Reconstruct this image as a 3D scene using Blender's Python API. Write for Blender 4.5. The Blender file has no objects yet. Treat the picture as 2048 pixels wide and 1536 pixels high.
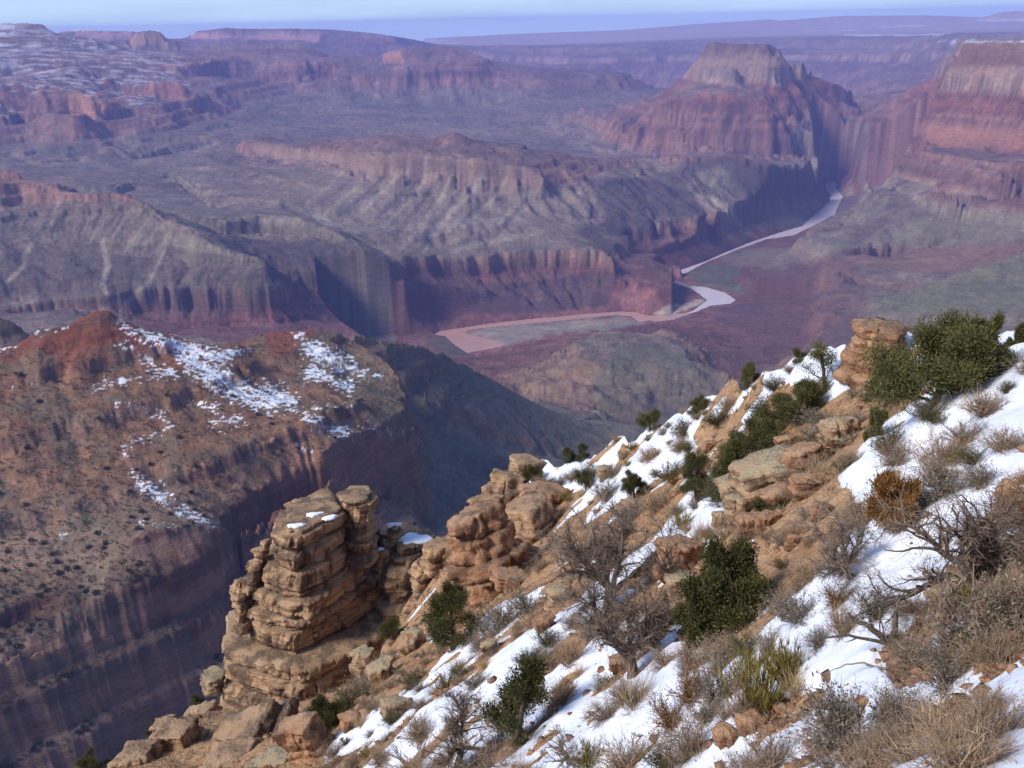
import bpy, bmesh, math, random
import numpy as np
from mathutils import Vector, Matrix

# ------------------------------------------------------------------ camera, sky, sun, exposure
C = bpy.context.scene
W, H, F = 2048.0, 1536.0, 1950.0                 # the photograph's pixels and focal length in pixels
PITCH, ROLL = math.radians(20.4), math.radians(1.27)
cp, sp, cr, sr = math.cos(PITCH), math.sin(PITCH), math.cos(ROLL), math.sin(ROLL)
FWD = np.array([0, cp, -sp]); R0 = np.array([1.0, 0, 0]); U0 = np.array([0, sp, cp])
RGT = cr * R0 - sr * U0
UPV = sr * R0 + cr * U0
cam_d = bpy.data.cameras.new('camera')
cam = bpy.data.objects.new('camera', cam_d)
C.collection.objects.link(cam)
m = Matrix.Identity(4)
for i in range(3):
    m[i][0], m[i][1], m[i][2] = RGT[i], UPV[i], -FWD[i]
cam.matrix_world = m
cam_d.sensor_fit = 'HORIZONTAL'
cam_d.sensor_width = 36.0
cam_d.lens = 36.0 * F / W
cam_d.clip_start = 0.1
cam_d.clip_end = 400000.0
C.camera = cam

SUN_AZ, SUN_EL = math.radians(-119), math.radians(40)     # from the left and a little behind
SUN_DIR = Vector((math.sin(SUN_AZ) * math.cos(SUN_EL), math.cos(SUN_AZ) * math.cos(SUN_EL), math.sin(SUN_EL)))
world = bpy.data.worlds.new('World')
C.world = world
world.use_nodes = True
wn = world.node_tree.nodes; wl = world.node_tree.links
wn.clear()
sky = wn.new('ShaderNodeTexSky'); sky.sky_type = 'NISHITA'; sky.sun_disc = False
sky.sun_elevation = SUN_EL; sky.sun_rotation = SUN_AZ
sky.altitude = 2200; sky.air_density = 1.0; sky.dust_density = 0.6; sky.ozone_density = 3.0
tint = wn.new('ShaderNodeMix'); tint.data_type = 'RGBA'; tint.blend_type = 'MULTIPLY'
tint.inputs['Factor'].default_value = 1.0
tint.inputs['B'].default_value = (0.80, 0.95, 1.25, 1)
bg = wn.new('ShaderNodeBackground'); bg.inputs['Strength'].default_value = 0.11
wo = wn.new('ShaderNodeOutputWorld')
veil = wn.new('ShaderNodeMix'); veil.data_type = 'RGBA'; veil.inputs['Factor'].default_value = 0.72   # thin high cloud
veil.inputs['B'].default_value = (3.0, 4.0, 5.3, 1)
tcw = wn.new('ShaderNodeTexCoord'); mpw = wn.new('ShaderNodeMapping'); mpw.inputs['Scale'].default_value = (5, 5, 60)
nzw = wn.new('ShaderNodeTexNoise'); nzw.inputs['Scale'].default_value = 1.0; nzw.inputs['Detail'].default_value = 5
mrw = wn.new('ShaderNodeMapRange'); mrw.inputs['From Min'].default_value = .3; mrw.inputs['From Max'].default_value = .7; mrw.inputs['To Min'].default_value = .7; mrw.inputs['To Max'].default_value = 1.0
wl.new(tcw.outputs['Generated'], mpw.inputs['Vector']); wl.new(mpw.outputs[0], nzw.inputs['Vector']); wl.new(nzw.outputs['Fac'], mrw.inputs['Value']); 
spw = wn.new('ShaderNodeSeparateXYZ'); wl.new(tcw.outputs['Generated'], spw.inputs[0])     # the veil is thick low down and thin overhead
mrz = wn.new('ShaderNodeMapRange'); mrz.inputs['From Min'].default_value = .02; mrz.inputs['From Max'].default_value = .30; mrz.inputs['To Min'].default_value = 1.0; mrz.inputs['To Max'].default_value = .22
mlw = wn.new('ShaderNodeMath'); mlw.operation = 'MULTIPLY'
wl.new(spw.outputs['Z'], mrz.inputs['Value']); wl.new(mrz.outputs['Result'], mlw.inputs[0]); wl.new(mrw.outputs['Result'], mlw.inputs[1]); wl.new(mlw.outputs[0], veil.inputs['Factor'])
wl.new(sky.outputs['Color'], tint.inputs['A']); wl.new(tint.outputs['Result'], veil.inputs['A']); wl.new(veil.outputs['Result'], bg.inputs['Color'])
wl.new(bg.outputs['Background'], wo.inputs['Surface'])

sun_d = bpy.data.lights.new('sun', 'SUN')
sun_d.energy = 3.4; sun_d.angle = math.radians(18); sun_d.color = (1.0, 0.955, 0.90)
sun = bpy.data.objects.new('sun', sun_d); C.collection.objects.link(sun)
sun.rotation_euler = SUN_DIR.to_track_quat('Z', 'Y').to_euler()
C.view_settings.view_transform = 'Standard'; C.view_settings.look = 'None'
C.view_settings.exposure = 0.66; C.view_settings.gamma = 1.0
C.view_settings.use_curve_mapping = False
C.cycles.max_bounces = 5; C.cycles.diffuse_bounces = 2; C.cycles.glossy_bounces = 2
C.cycles.transmission_bounces = 2; C.cycles.volume_bounces = 0; C.cycles.transparent_max_bounces = 8
C.cycles.use_denoising = True
HAZE = True; HAZE_D = 3.3e-5

# ------------------------------------------------------------------ helpers
rng = np.random.default_rng(7)
random.seed(7)

def pix_dir(x, y):
    u = (np.asarray(x, float) - W / 2) / F; v = (H / 2 - np.asarray(y, float)) / F
    d = u[..., None] * RGT + v[..., None] * UPV + FWD
    return d / np.linalg.norm(d, axis=-1, keepdims=True)

def project(p):
    p = np.asarray(p, float)
    w = p @ FWD
    w = np.where(w > 1e-3, w, 1e-3)
    return W / 2 + F * (p @ RGT) / w, H / 2 - F * (p @ UPV) / w

def at(x, y, R):
    """The point seen at pixel (x, y) a horizontal distance R away."""
    d = pix_dir(x, y)
    return d * (R / math.hypot(d[0], d[1]))

def hash2(ix, iy, seed):
    h = (ix.astype(np.int64) * 374761393 + iy.astype(np.int64) * 668265263 + seed * 1442695041) & 0xFFFFFFFF
    h = ((h ^ (h >> 13)) * 1274126177) & 0xFFFFFFFF
    h = (h ^ (h >> 16))
    return (h & 0xFFFF).astype(np.float32) / 65535.0

def vnoise(x, y, seed=0):
    ix = np.floor(x); iy = np.floor(y)
    fx = (x - ix).astype(np.float32); fy = (y - iy).astype(np.float32)
    ix = ix.astype(np.int64); iy = iy.astype(np.int64)
    u = fx * fx * fx * (fx * (fx * 6 - 15) + 10); v = fy * fy * fy * (fy * (fy * 6 - 15) + 10)
    a = hash2(ix, iy, seed); b = hash2(ix + 1, iy, seed); c = hash2(ix, iy + 1, seed); d = hash2(ix + 1, iy + 1, seed)
    return (a + (b - a) * u + (c - a) * v + (a - b - c + d) * u * v) * 2 - 1

def fbm(x, y, octaves=4, seed=0, gain=0.5):
    t = 0; a = 1.0; n = 0
    for o in range(octaves):
        t = t + a * vnoise(x, y, seed + o * 17); n += a
        x = x * 2.03 + 11.3; y = y * 2.03 + 7.7; a *= gain
    return t / n

def hash3(ix, iy, iz, seed):
    h = (ix * 374761393 + iy * 668265263 + iz * 2147483647 + seed * 1442695041) & 0xFFFFFFFF
    h = ((h ^ (h >> 13)) * 1274126177) & 0xFFFFFFFF
    h = ((h ^ (h >> 15)) * 2246822519) & 0xFFFFFFFF
    h = (h ^ (h >> 16))
    return (h & 0xFFFF).astype(np.float64) / 65535.0

def vnoise3(p, seed=0):
    i = np.floor(p); f = p - i; i = i.astype(np.int64)
    f = f * f * (3 - 2 * f)
    r = 0
    for dx in (0, 1):
        for dy in (0, 1):
            for dz in (0, 1):
                wgt = (f[:, 0] if dx else 1 - f[:, 0]) * (f[:, 1] if dy else 1 - f[:, 1]) * (f[:, 2] if dz else 1 - f[:, 2])
                r = r + wgt * hash3(i[:, 0] + dx, i[:, 1] + dy, i[:, 2] + dz, seed)
    return r * 2 - 1

def fbm3(p, octaves=3, seed=0, gain=0.5):
    t = 0; a = 1.0; n = 0
    for o in range(octaves):
        t = t + a * vnoise3(p, seed + 31 * o); n += a; p = p * 2.07 + 5.1; a *= gain
    return t / n

def sstep(a, b, x):
    t = np.clip((x - a) / (b - a), 0, 1)
    return t * t * (3 - 2 * t)

def in_poly(px, py, poly):
    poly = np.asarray(poly, float)
    r = np.zeros(px.shape, bool)
    n = len(poly)
    for i in range(n):
        x1, y1 = poly[i]; x2, y2 = poly[(i + 1) % n]
        if y1 == y2: continue
        c = ((y1 > py) != (y2 > py)) & (px < (x2 - x1) * (py - y1) / (y2 - y1) + x1)
        r ^= c
    return r

def seg_dist(px, py, pts):
    """Distance in pixels from each point to a polyline of (x, y, half width) less that half width."""
    best = np.full(px.shape, 1e9, np.float32)
    for (x1, y1, w1), (x2, y2, w2) in zip(pts[:-1], pts[1:]):
        dx, dy = x2 - x1, y2 - y1
        L = dx * dx + dy * dy + 1e-9
        t = np.clip(((px - x1) * dx + (py - y1) * dy) / L, 0, 1)
        d = np.hypot(px - x1 - t * dx, py - y1 - t * dy) - (w1 + (w2 - w1) * t)
        best = np.minimum(best, d)
    return best

def tag(o, label=None, cat=None, group=None, kind=None):
    if label: o['label'] = label
    if cat: o['category'] = cat
    if group: o['group'] = group
    if kind: o['kind'] = kind
    return o

def mesh_obj(name, verts, faces, mat=None, parent=None, smooth=True, link=True):
    """verts (n,3), faces (k,3) or (k,4) int array or list of such arrays."""
    me = bpy.data.meshes.new(name)
    verts = np.asarray(verts, np.float32)
    if not isinstance(faces, list): faces = [faces]
    faces = [np.asarray(f, np.int32) for f in faces if len(f)]
    nl = sum(f.size for f in faces); nf = sum(len(f) for f in faces)
    me.vertices.add(len(verts)); me.vertices.foreach_set('co', verts.ravel())
    me.loops.add(nl); me.polygons.add(nf)
    li = np.concatenate([f.ravel() for f in faces])
    tot = np.concatenate([np.full(len(f), f.shape[1], np.int32) for f in faces])
    st = np.concatenate([[0], np.cumsum(tot)[:-1]]).astype(np.int32)
    me.loops.foreach_set('vertex_index', li)
    me.polygons.foreach_set('loop_start', st)
    if smooth: me.polygons.foreach_set('use_smooth', np.ones(nf, bool))
    me.update(calc_edges=True)
    if mat: me.materials.append(mat)
    o = bpy.data.objects.new(name, me)
    if link: C.collection.objects.link(o)
    if parent: o.parent = parent
    return o

def set_color(o, rgb, name='col'):
    a = o.data.attributes.new(name, 'FLOAT_COLOR', 'POINT')
    c = np.ones((len(rgb), 4), np.float32); c[:, :3] = rgb
    a.data.foreach_set('color', c.ravel())

class NT:
    def __init__(s, name):
        s.m = bpy.data.materials.new(name); s.m.use_nodes = True
        s.t = s.m.node_tree; s.n = s.t.nodes; s.l = s.t.links
        s.b = s.n['Principled BSDF']
    def new(s, typ, **kw):
        n = s.n.new('ShaderNode' + typ)
        for k, v in kw.items(): setattr(n, k, v)
        return n
    def link(s, a, b): s.l.new(a, b)
    def noise(s, scale, detail=4, rough=0.55, vec=None, dim='3D'):
        n = s.new('TexNoise'); n.inputs['Scale'].default_value = scale
        n.inputs['Detail'].default_value = detail; n.inputs['Roughness'].default_value = rough
        if vec is not None: s.link(vec, n.inputs['Vector'])
        return n.outputs['Fac']
    def ramp(s, fac, stops, interp='LINEAR'):
        r = s.new('ValToRGB'); e = r.color_ramp.elements; r.color_ramp.interpolation = interp
        while len(e) < len(stops): e.new(0.5)
        for el, (p, c) in zip(e, stops):
            el.position = p; el.color = (c, c, c, 1) if isinstance(c, (int, float)) else (*c, 1)
        s.link(fac, r.inputs['Fac']); return r.outputs['Color']
    def mix(s, fac, a, b, blend='MIX'):
        n = s.new('Mix', data_type='RGBA', blend_type=blend)
        for k, v in (('Factor', fac), ('A', a), ('B', b)):
            sock = [i for i in n.inputs if i.name == k and i.enabled][0]
            if isinstance(v, (int, float)): sock.default_value = v
            elif isinstance(v, tuple): sock.default_value = (*v, 1)
            else: s.link(v, sock)
        return [o for o in n.outputs if o.enabled][0]
    def math(s, op, a, b=0.0):
        n = s.new('Math', operation=op)
        for i, v in enumerate((a, b)):
            if isinstance(v, (int, float)): n.inputs[i].default_value = v
            else: s.link(v, n.inputs[i])
        return n.outputs[0]
    def bump(s, height, dist, strength=1.0):
        b = s.new('Bump'); b.inputs['Distance'].default_value = dist; b.inputs['Strength'].default_value = strength
        s.link(height, b.inputs['Height']); s.link(b.outputs['Normal'], s.b.inputs['Normal'])
    def done(s, col, rough=0.9, spec=0.2):
        if isinstance(col, tuple): s.b.inputs['Base Color'].default_value = (*col, 1)
        else: s.link(col, s.b.inputs['Base Color'])
        s.b.inputs['Roughness'].default_value = rough
        s.b.inputs['Specular IOR Level'].default_value = spec
        return s.m
# ------------------------------------------------------------------ the canyon: control lines -> pre-terrace field -> gullies -> strata
TH0, TH1, NTH = math.radians(-40), math.radians(40), 1100
LR0, LR1, NLR = math.log(140.0), math.log(30500.0), 1400
ZRIV = -1440.0

# stratigraphy: s is metres below the rim of this district, (top, bottom, steepness)
BEDS = [(400, 0, 1.2), (0, -80, 3.5), (-80, -150, .8), (-150, -250, 8), (-250, -335, .8)]
_z = -335
for k in range(5): BEDS += [(_z, _z - 16, 2.6), (_z - 16, _z - 45, .9)]; _z -= 45
BEDS += [(-560, -612, 7), (-612, -622, 1), (-622, -670, 6), (-670, -678, 1), (-678, -715, 6), (-715, -745, .8), (-745, -765, 4), (-765, -960, .75), (-960, -1035, 8)]
_z = -1035
for k in range(9): BEDS += [(_z, _z - 14, 3), (_z - 14, _z - 60, .9)]; _z -= 60
BEDS += [(_z, -2600, 1)]
_ss = np.array([b[0] for b in BEDS] + [-2600], float)[::-1]
_g = np.array([b[2] for b in BEDS])[::-1]
_s0 = np.concatenate([[0], np.cumsum(np.diff(_ss) / _g)])
_s0 = _s0 * (2400 / (np.interp(-0.0, _ss, _s0) - _s0[0]))      # same overall height as the real column
def terr(s0): return np.interp(s0, _s0, _ss)
def terr_inv(s): return np.interp(s, _ss, _s0)

ANCH = []      # district anchors: where (pixel, distance), offset and thickness scale of the beds
def anchor(x, y, R, off, k):
    p = at(x, y, R); ANCH.append((math.atan2(p[0], p[1]), math.log(R), off, k))
anchor(200, 900, 1200, 0, 1.0); anchor(900, 900, 1800, 0, 1.0); anchor(1800, 900, 1500, 0, 1.0)
anchor(200, 232, 8700, 40, 1.15); anchor(500, 165, 12000, 0, .95); anchor(50, 50, 12500, 130, 1.0)
anchor(300, 90, 13000, 0, 1.0); anchor(500, 60, 18500, 110, 1.0)
anchor(250, 450, 5000, -40, 1.0); anchor(600, 480, 4800, -90, 1.0)
anchor(560, 297, 7700, -485, .75); anchor(100, 300, 7900, 30, 1.1); anchor(300, 300, 7800, 0, 1.0); anchor(430, 260, 8900, -20, 1.0); anchor(300, 350, 7000, -40, 1.0); anchor(760, 312, 6350, -400, .75); anchor(1000, 330, 6150, -470, .75); anchor(1100, 560, 5000, -215, 1.0); anchor(850, 110, 12500, -40, .9)
anchor(1400, 500, 6000, -240, 1.0); anchor(1480, 180, 9000, -240, 1.26); anchor(1700, 500, 5150, -250, 1.0); anchor(1900, 500, 5700, -250, 1.0)
anchor(2000, 200, 6900, -220, 1.05); anchor(1200, 110, 19500, -510, 1.0); anchor(1700, 110, 19000, -490, 1.0)
ANCH = np.array(ANCH)
def district(th, lr):
    wsum = 0; o = 0; kk = 0
    for a in ANCH:
        w = 1.0 / (((th - a[0]) ** 2 + (lr - a[1]) ** 2) + 0.004) ** 1.5
        wsum = wsum + w; o = o + w * a[2]; kk = kk + w * a[3]
    return o / wsum, kk / wsum

LINES = []
def L(*pts, lock=0.6):
    P = []
    for x, y, R in pts:
        if R < 0:                                   # a level line: height given instead of distance
            d_ = pix_dir(x, y); R = R / d_[2] * math.hypot(d_[0], d_[1])
        p = at(x, y, R); P.append((math.atan2(p[0], p[1]), math.log(R), p[2]))
    LINES.append((np.array(P), lock))
def HID(*pts):
    """hidden ground: pixel column, distance, height"""
    P = []
    for x, R, z in pts:
        th = 0.0
        for _ in range(8):
            px, _py = project(np.array([R * math.sin(th), R * math.cos(th), z]))
            th += (x - px) / F * 0.9
            th = max(min(th, 0.69), -0.69)
        P.append((th, math.log(R), z))
    LINES.append((np.array(P), 0.0))

def CLIFF(R0, *pts, lock=.75, gap=.008):
    """a cliff band: pixel column, rim and foot rows, distance (or one level height for the whole rim)"""
    top, bot = [], []
    for p in pts:
        x, y0, y1 = p[:3]; R = p[3] if len(p) > 3 else R0
        if R < 0:
            d_ = pix_dir(x, y0); R = R / d_[2] * math.hypot(d_[0], d_[1])
        top.append((x, y0, R)); bot.append((x, y1, R * (1 - gap)))
    L(*top, lock=lock); L(*bot, lock=lock)

# --- near side canyon and the snowy red ridge
HID((-600, 141, -135), (2700, 141, -135))
HID((-500, 600, -850), (400, 600, -850), (900, 620, -800), (1400, 600, -640), (2700, 600, -440))
L((-250, 1560, 930), (0, 1536, 930), (300, 1536, 930), (450, 1500, 950))
L((-250, 1345, 970), (0, 1330, 965), (130, 1290, 975), (250, 1275, 985), (350, 1255, 995), (450, 1225, 1025), (510, 1200, 1110), (560, 1170, 1140), (700, 1110, 1260))
L((-250, 1290, 1015), (0, 1268, 1012), (60, 1240, 1020), (130, 1190, 1025), (200, 1130, 1035), (270, 1080, 1040), (330, 1050, 1045), (420, 1052, 1062), (490, 1065, 1090), (530, 1040, 1130), (600, 1010, 1150), (680, 960, 1220))
L((640, 905, 1250), (700, 868, 1310), (760, 855, 1370), (822, 860, 1430))
L((650, 990, 1230), (760, 985, 1340), (828, 975, 1400))
L((795, 748, 1560), (812, 800, 1495), (822, 860, 1430))
L((0, 1000, 1180), (200, 950, 1200), (400, 950, 1180), (500, 900, 1230), (650, 820, 1330), (780, 800, 1450), lock=0)
L((-400, 730, 1500), (0, 698, 1500), (30, 692, 1500), (75, 660, 1500), (130, 652, 1500), (170, 632, 1500), (190, 622, 1500), (215, 621, 1500), (245, 640, 1500), (290, 660, 1490), (350, 670, 1490), (395, 688, 1480), (430, 697, 1470), (472, 702, 1470), lock=.9)
L((488, 687, 1620), (520, 668, 1650), (570, 663, 1680), (640, 660, 1700), (680, 668, 1720), (720, 690, 1700), (760, 715, 1640), (790, 742, 1570), lock=.9)
L((480, 745, 1440), (560, 795, 1400), (630, 805, 1390), lock=0)
HID((-500, 1760, -600), (200, 1760, -610), (470, 1760, -600))
HID((480, 1960, -760), (700, 2000, -740))
L((-40, 640, 2000), (0, 632, 2000), (25, 642, 2000), (62, 672, 1990))
HID((-400, 2200, -800), (100, 2200, -800), (480, 2300, -950))
L((700, 668, 1900), (770, 682, 1950), (840, 695, 2000), (890, 707, 2050), (950, 740, 2150), (1040, 790, 2300), (1110, 825, 2400), (1180, 855, 2500), (1260, 880, 2550), (1340, 902, 2600), lock=.8)
L((850, 800, 1860), (1000, 900, 1950), (1150, 925, 2100), (1280, 940, 2250), lock=0)
L((850, 900, 1720), (1000, 980, 1750), lock=0)
L((845, 1000, 1560), (900, 1060, 1500), (1000, 1060, 1500))
HID((700, 2300, -980), (900, 2500, -1030), (1100, 2800, -1120), (1300, 2950, -1180))
HID((1400, 1500, -780), (2700, 1500, -760)); HID((1500, 2500, -1050), (2700, 2500, -1040)); HID((1500, 3000, -1220), (2700, 3000, -1200))
# --- red hills in the middle
L((940, 716, 3900), (1000, 697, 3950), (1080, 673, 3950), (1150, 661, 3950), (1195, 668, 3900), (1240, 684, 3800), lock=.7)
L((1010, 772, 3200), (1100, 737, 3300), (1170, 702, 3400), (1225, 681, 3450), (1250, 684, 3450), (1300, 702, 3400), (1380, 727, 3300), (1440, 772, 3150), lock=.7)
L((1290, 684, 3700), (1330, 662, 3720), (1370, 690, 3680), (1420, 720, 3600), (1480, 765, 3450), lock=.7)
L((1060, 800, 2950), (1200, 830, 2850), (1330, 862, 2750), (1450, 845, 2900))
# --- valley floor
L((560, 645, 4150), (640, 643, 4280), (700, 655, 4250), (780, 645, 4350), (850, 665, 4300), (880, 695, 4150))
L((1500, 640, 4500), (1600, 640, 4450), (1700, 645, 4250), lock=0)
L((1450, 690, 4050), (1600, 700, 3950), (1700, 690, 3900), lock=0)
L((1520, 610, 4750), (1650, 560, 5050), lock=0)
L((1500, 545, 5500), (1600, 510, 5750), (1680, 465, 6050), (1710, 420, 6500), (1700, 380, 7300), lock=0)
# --- left mesa
L((-350, 665, 4200), (0, 645, 4250), (100, 640, 4250), (250, 630, 4250), (400, 660, 4150), (520, 645, 4150))
L((-350, 470, 5000), (0, 475, 4950), (60, 480, 4900), (160, 500, 4780), (250, 505, 4690), (390, 526, 4480), (470, 530, 4360), (528, 529, 4270))
CLIFF(0, (-350, 335, 352, 5700), (0, 345, 362, 5500), (40, 358, 372, 5400), (90, 372, 384, 5300), (150, 393, 405, 5150), (200, 395, 409, 5100), (250, 397, 411, 5050), (285, 403, 415, 5000), (300, 412, 422, 4950), (330, 440, 448, 4780), (380, 455, 463, 4650), (420, 480, 486, 4520), (480, 505, 511, 4400), (532, 519, 524, 4300), lock=.6)
L((-350, 300, 8000), (0, 302, 8000), (150, 330, 7500), (270, 345, 7300), (350, 362, 6900), (430, 420, 5700), (500, 425, 5500), lock=0)
CLIFF(0, (370, 433, 450, 5350), (390, 437, 458, 5300), (450, 440, 470, 5200), (520, 431, 468, 5250), (590, 432, 470, 5100), (610, 445, 474, 5000), (650, 455, 478, 4900), (700, 483, 500, 4700), (730, 510, 524, 4550), (762, 532, 540, 4450), lock=.6); L((762, 534, 4500), (800, 527, 4780), (850, 520, 4940), (895, 521, 5000), lock=.2); L((770, 592, 4430), (840, 598, 4580), (900, 592, 4730), (1000, 566, 5000), (1100, 550, 5150), (1200, 550, 5160), lock=.2)
L((450, 484, 5080), (520, 484, 5060), (600, 486, 4920), lock=.2)
L((545, 560, 4480), (620, 578, 4470), (700, 582, 4470), (760, 572, 4420))
L((600, 608, 4380), (740, 602, 4430))
L((845, 622, 4430), (810, 646, 4350), lock=.2)
# --- tan mesa front, its lower cliff at the river
L((900, 523, 5000), (960, 515, 5060), (1040, 500, 5200), (1110, 492, 5280), (1160, 487, 5300), (1180, 492, 5250), (1205, 512, 5180), (1230, 535, 5120))
L((880, 645, 4480), (920, 637, 4600), (1000, 632, 4720), (1080, 626, 4830), (1150, 622, 4920), (1220, 616, 5000))
L((1270, 510, 5600), (1300, 512, 5600), (1340, 545, 5350), (1370, 560, 5250), (1388, 576, 5200))
L((1180, 435, 6000), (1200, 462, 5700), (1260, 500, 5650), lock=0)
L((620, 425, 5650), (660, 450, 5400), (760, 458, 5350), (850, 455, 5400), (1000, 440, 5600), (1060, 440, 5700), (1150, 430, 5900), lock=.3)
L((730, 500, 4950), (850, 490, 5150), (960, 485, 5280), (1080, 465, 5480), lock=0)
CLIFF(0, (500, 285, 299, 7900), (560, 291, 311, 7600), (600, 294, 322, 7400), (640, 305, 331, 7100), (700, 302, 339, 6700), (760, 310, 347, 6350), (830, 308, 347, 6300), (900, 315, 354, 6250), (960, 320, 360, 6200), (1000, 325, 359, 6200), (1070, 338, 361, 6150), (1088, 346, 361, 6150))
L((330, 340, 7300), (400, 380, 6300), (480, 400, 5900), (560, 400, 5800), lock=0); L((560, 355, 6500), (480, 340, 6900), lock=0)
CLIFF(0, (280, 310, 330, 7900), (340, 290, 312, 8100), (420, 274, 291, 8300)); CLIFF(0, (100, 373, 385, 6500), (160, 373, 387, 6400), (230, 373, 389, 6350), (270, 363, 381, 6500), lock=.5); CLIFF(0, (330, 358, 364, 6900), (400, 357, 363, 6700), (480, 361, 367, 6600), lock=.5); CLIFF(0, (20, 300, 312, 7900), (75, 322, 332, 7600), (160, 312, 322, 7800), lock=.4)
L((440, 265, 8800), (500, 278, 8500), (560, 285, 8000), (620, 282, 7600), (660, 280, 7300), (720, 278, 7100), (770, 270, 6900), (830, 269, 6900), (850, 278, 6850), (868, 286, 6800), (880, 278, 6700), (890, 270, 6650), (908, 263, 6650), (930, 270, 6650), (950, 281, 6650), (1000, 292, 6700), (1060, 300, 6750), lock=.95)
L((1075, 313, 6900), (1110, 319, 6900), (1170, 318, 6900), (1200, 325, 6900), (1260, 325, 7000), (1310, 332, 7100), lock=.8)
L((1060, 347, 6300), (1150, 347, 6400), (1180, 372, 6300), (1260, 352, 6600))
L((1310, 347, 7000), (1340, 340, 7050), (1370, 318, 7100), (1395, 311, 7150), (1402, 318, 7150), (1430, 308, 7150), (1450, 302, 7150), (1480, 315, 7150), (1530, 325, 7200), (1560, 331, 7300), (1610, 345, 7700), (1640, 340, 8000), (1660, 330, 8300), (1705, 318, 8700), lock=.95)
L((1355, 540, 5700), (1450, 502, 6050), (1520, 477, 6400), (1600, 447, 6950), (1638, 423, 7500), (1648, 400, 8050), (1645, 380, 8500))
L((1290, 420, 6300), (1320, 470, 6050), lock=0); L((1400, 420, 6500), (1500, 420, 6850), (1580, 400, 7300), lock=0); L((1300, 380, 6600), (1250, 440, 6000), lock=0)
HID((640, 8400, -1100), (1300, 8400, -1140)); HID((1330, 8000, -1340), (1600, 8300, -1350))
# --- blue middle distance
L((520, 262, 9400), (600, 262, 9400), (700, 265, 9300), (850, 264, 9600), (1000, 277, 9500), (1150, 302, 9000), (1230, 303, 8800), lock=0)
L((600, 230, 10500), (750, 220, 10800), (900, 220, 11200), (1000, 210, 11500), lock=0)
L((1100, 240, 10000), (1165, 222, 10200), (1230, 250, 9800), lock=.5)
L((100, 190, 8850), (120, 188, 8800), (150, 185, 8800), (185, 190, 8800), (205, 212, 8700)); L((60, 238, 8600), (100, 234, 8650), (180, 235, 8650), (215, 235, 8650))
L((250, 174, 9600), (300, 166, 9500), (355, 163, 9500), (370, 172, 9480)); L((250, 192, 9500), (300, 196, 9400), (375, 200, 9400))
L((-350, 160, 9200), (0, 160, 9200), (50, 165, 9200)); L((-350, 252, 8500), (0, 252, 8500), (60, 247, 8500))
L((400, 215, 9700), (450, 243, 9500), (500, 247, 9500), lock=0); L((150, 262, 8300), (250, 252, 8700), (330, 266, 8500), lock=0); L((100, 300, 7900), (250, 302, 7900), lock=0)
L((380, 152, 11000), (440, 157, 11800), (500, 163, 11900), (560, 167, 11900), (590, 172, 11700), (625, 155, 12000), (665, 163, 12000)); L((350, 136, 11000), (400, 128, 11500), (440, 119, 12000), (500, 122, 12200), (560, 118, 12200), (600, 126, 12000), (640, 122, 12100), (668, 130, 12100))
L((50, 152, 9800), (80, 143, 9800), (110, 138, 9800), (150, 133, 9800), (182, 140, 9800), (190, 156, 9700), lock=.8); HID((0, 10350, -560), (210, 10350, -560))
L((-350, 52, 12500), (0, 48, 12500), (50, 46, 12500), (80, 47, 12500), (95, 55, 12400), (105, 62, 12400), (115, 70, 12400), (130, 75, 12300), (150, 82, 12200), (178, 87, 12100), lock=.9)
L((-350, 74, 12100), (0, 73, 12100), (60, 73, 12100), (110, 76, 12100), (140, 86, 12100)); L((-350, 93, 11950), (0, 93, 11950), (100, 93, 11950), (150, 94, 12000))
HID((-400, 13400, -250), (180, 13400, -250))
L((-350, 117, 11200), (0, 116, 11200), (100, 115, 11200), (200, 120, 11200), (300, 116, 11500), (380, 111, 12000), lock=0)
L((269, 67, 13000), (275, 63, 13000), (300, 61, 13000), (320, 63, 13000), (326, 68, 13000), lock=1); L((262, 90, 12900), (290, 92, 12850), (332, 91, 12900), lock=.9); L((240, 98, 12800), (262, 92, 12950)); L((332, 93, 12950), (345, 96, 12900), (360, 98, 13000)); L((267, 69, 13000), (262, 90, 12960), lock=1); L((328, 69, 13000), (334, 91, 12960), lock=1)
L((283, 65, 13180), (312, 64, 13180), lock=.9); HID((125, 19300, -70), (250, 19300, -85), (300, 19300, -150), (330, 19300, -210), (360, 19300, -330), (378, 19300, -260)); HID((402, 19200, -100), (450, 19200, -35), (600, 19200, -70), (650, 19200, -175), (750, 19200, -235)); HID((230, 13700, -280), (350, 13700, -300))
L((360, 98, 13000), (390, 97, 13000), (400, 93, 13000), (440, 92, 13000), (480, 85, 13000), (495, 80, 13000), (510, 84, 13000), (540, 86, 13000), (600, 84, 13000), (615, 90, 13000), (625, 98, 12900), (645, 105, 12900), (660, 118, 12800), lock=.95)
HID((350, 14500, -430), (660, 14500, -450), (760, 14500, -700))
L((110, 66, 18500), (130, 61, 18500), (150, 58, 18500), (200, 61, 18500), (265, 63, 18500), (320, 72, 18500), (345, 80, 18500), (360, 80, 18500), (378, 73, 18500), (400, 65, 18500), (420, 60, 18500), (450, 55, 18500), (470, 57, 18500), (520, 62, 18500), (560, 60, 18500), (590, 57, 18500), (615, 62, 18500), (650, 70, 18500), (680, 72, 18500), (730, 72, 18500), (750, 71, 18500), (790, 76, 18500), (830, 80, 19000), (870, 88, 19500), lock=.95)
L((140, 76, 18200), (260, 77, 18200), (340, 86, 18200), (380, 80, 18200), (450, 78, 18200), (550, 79, 18200), (640, 83, 18200), (740, 84, 18200))
HID((-300, 16500, -650), (870, 16500, -700)); HID((-300, 22000, -560), (840, 22000, -560))
L((668, 119, 13200), (690, 115, 13200), (730, 110, 13200), (757, 114, 13200), lock=.8)
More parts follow.
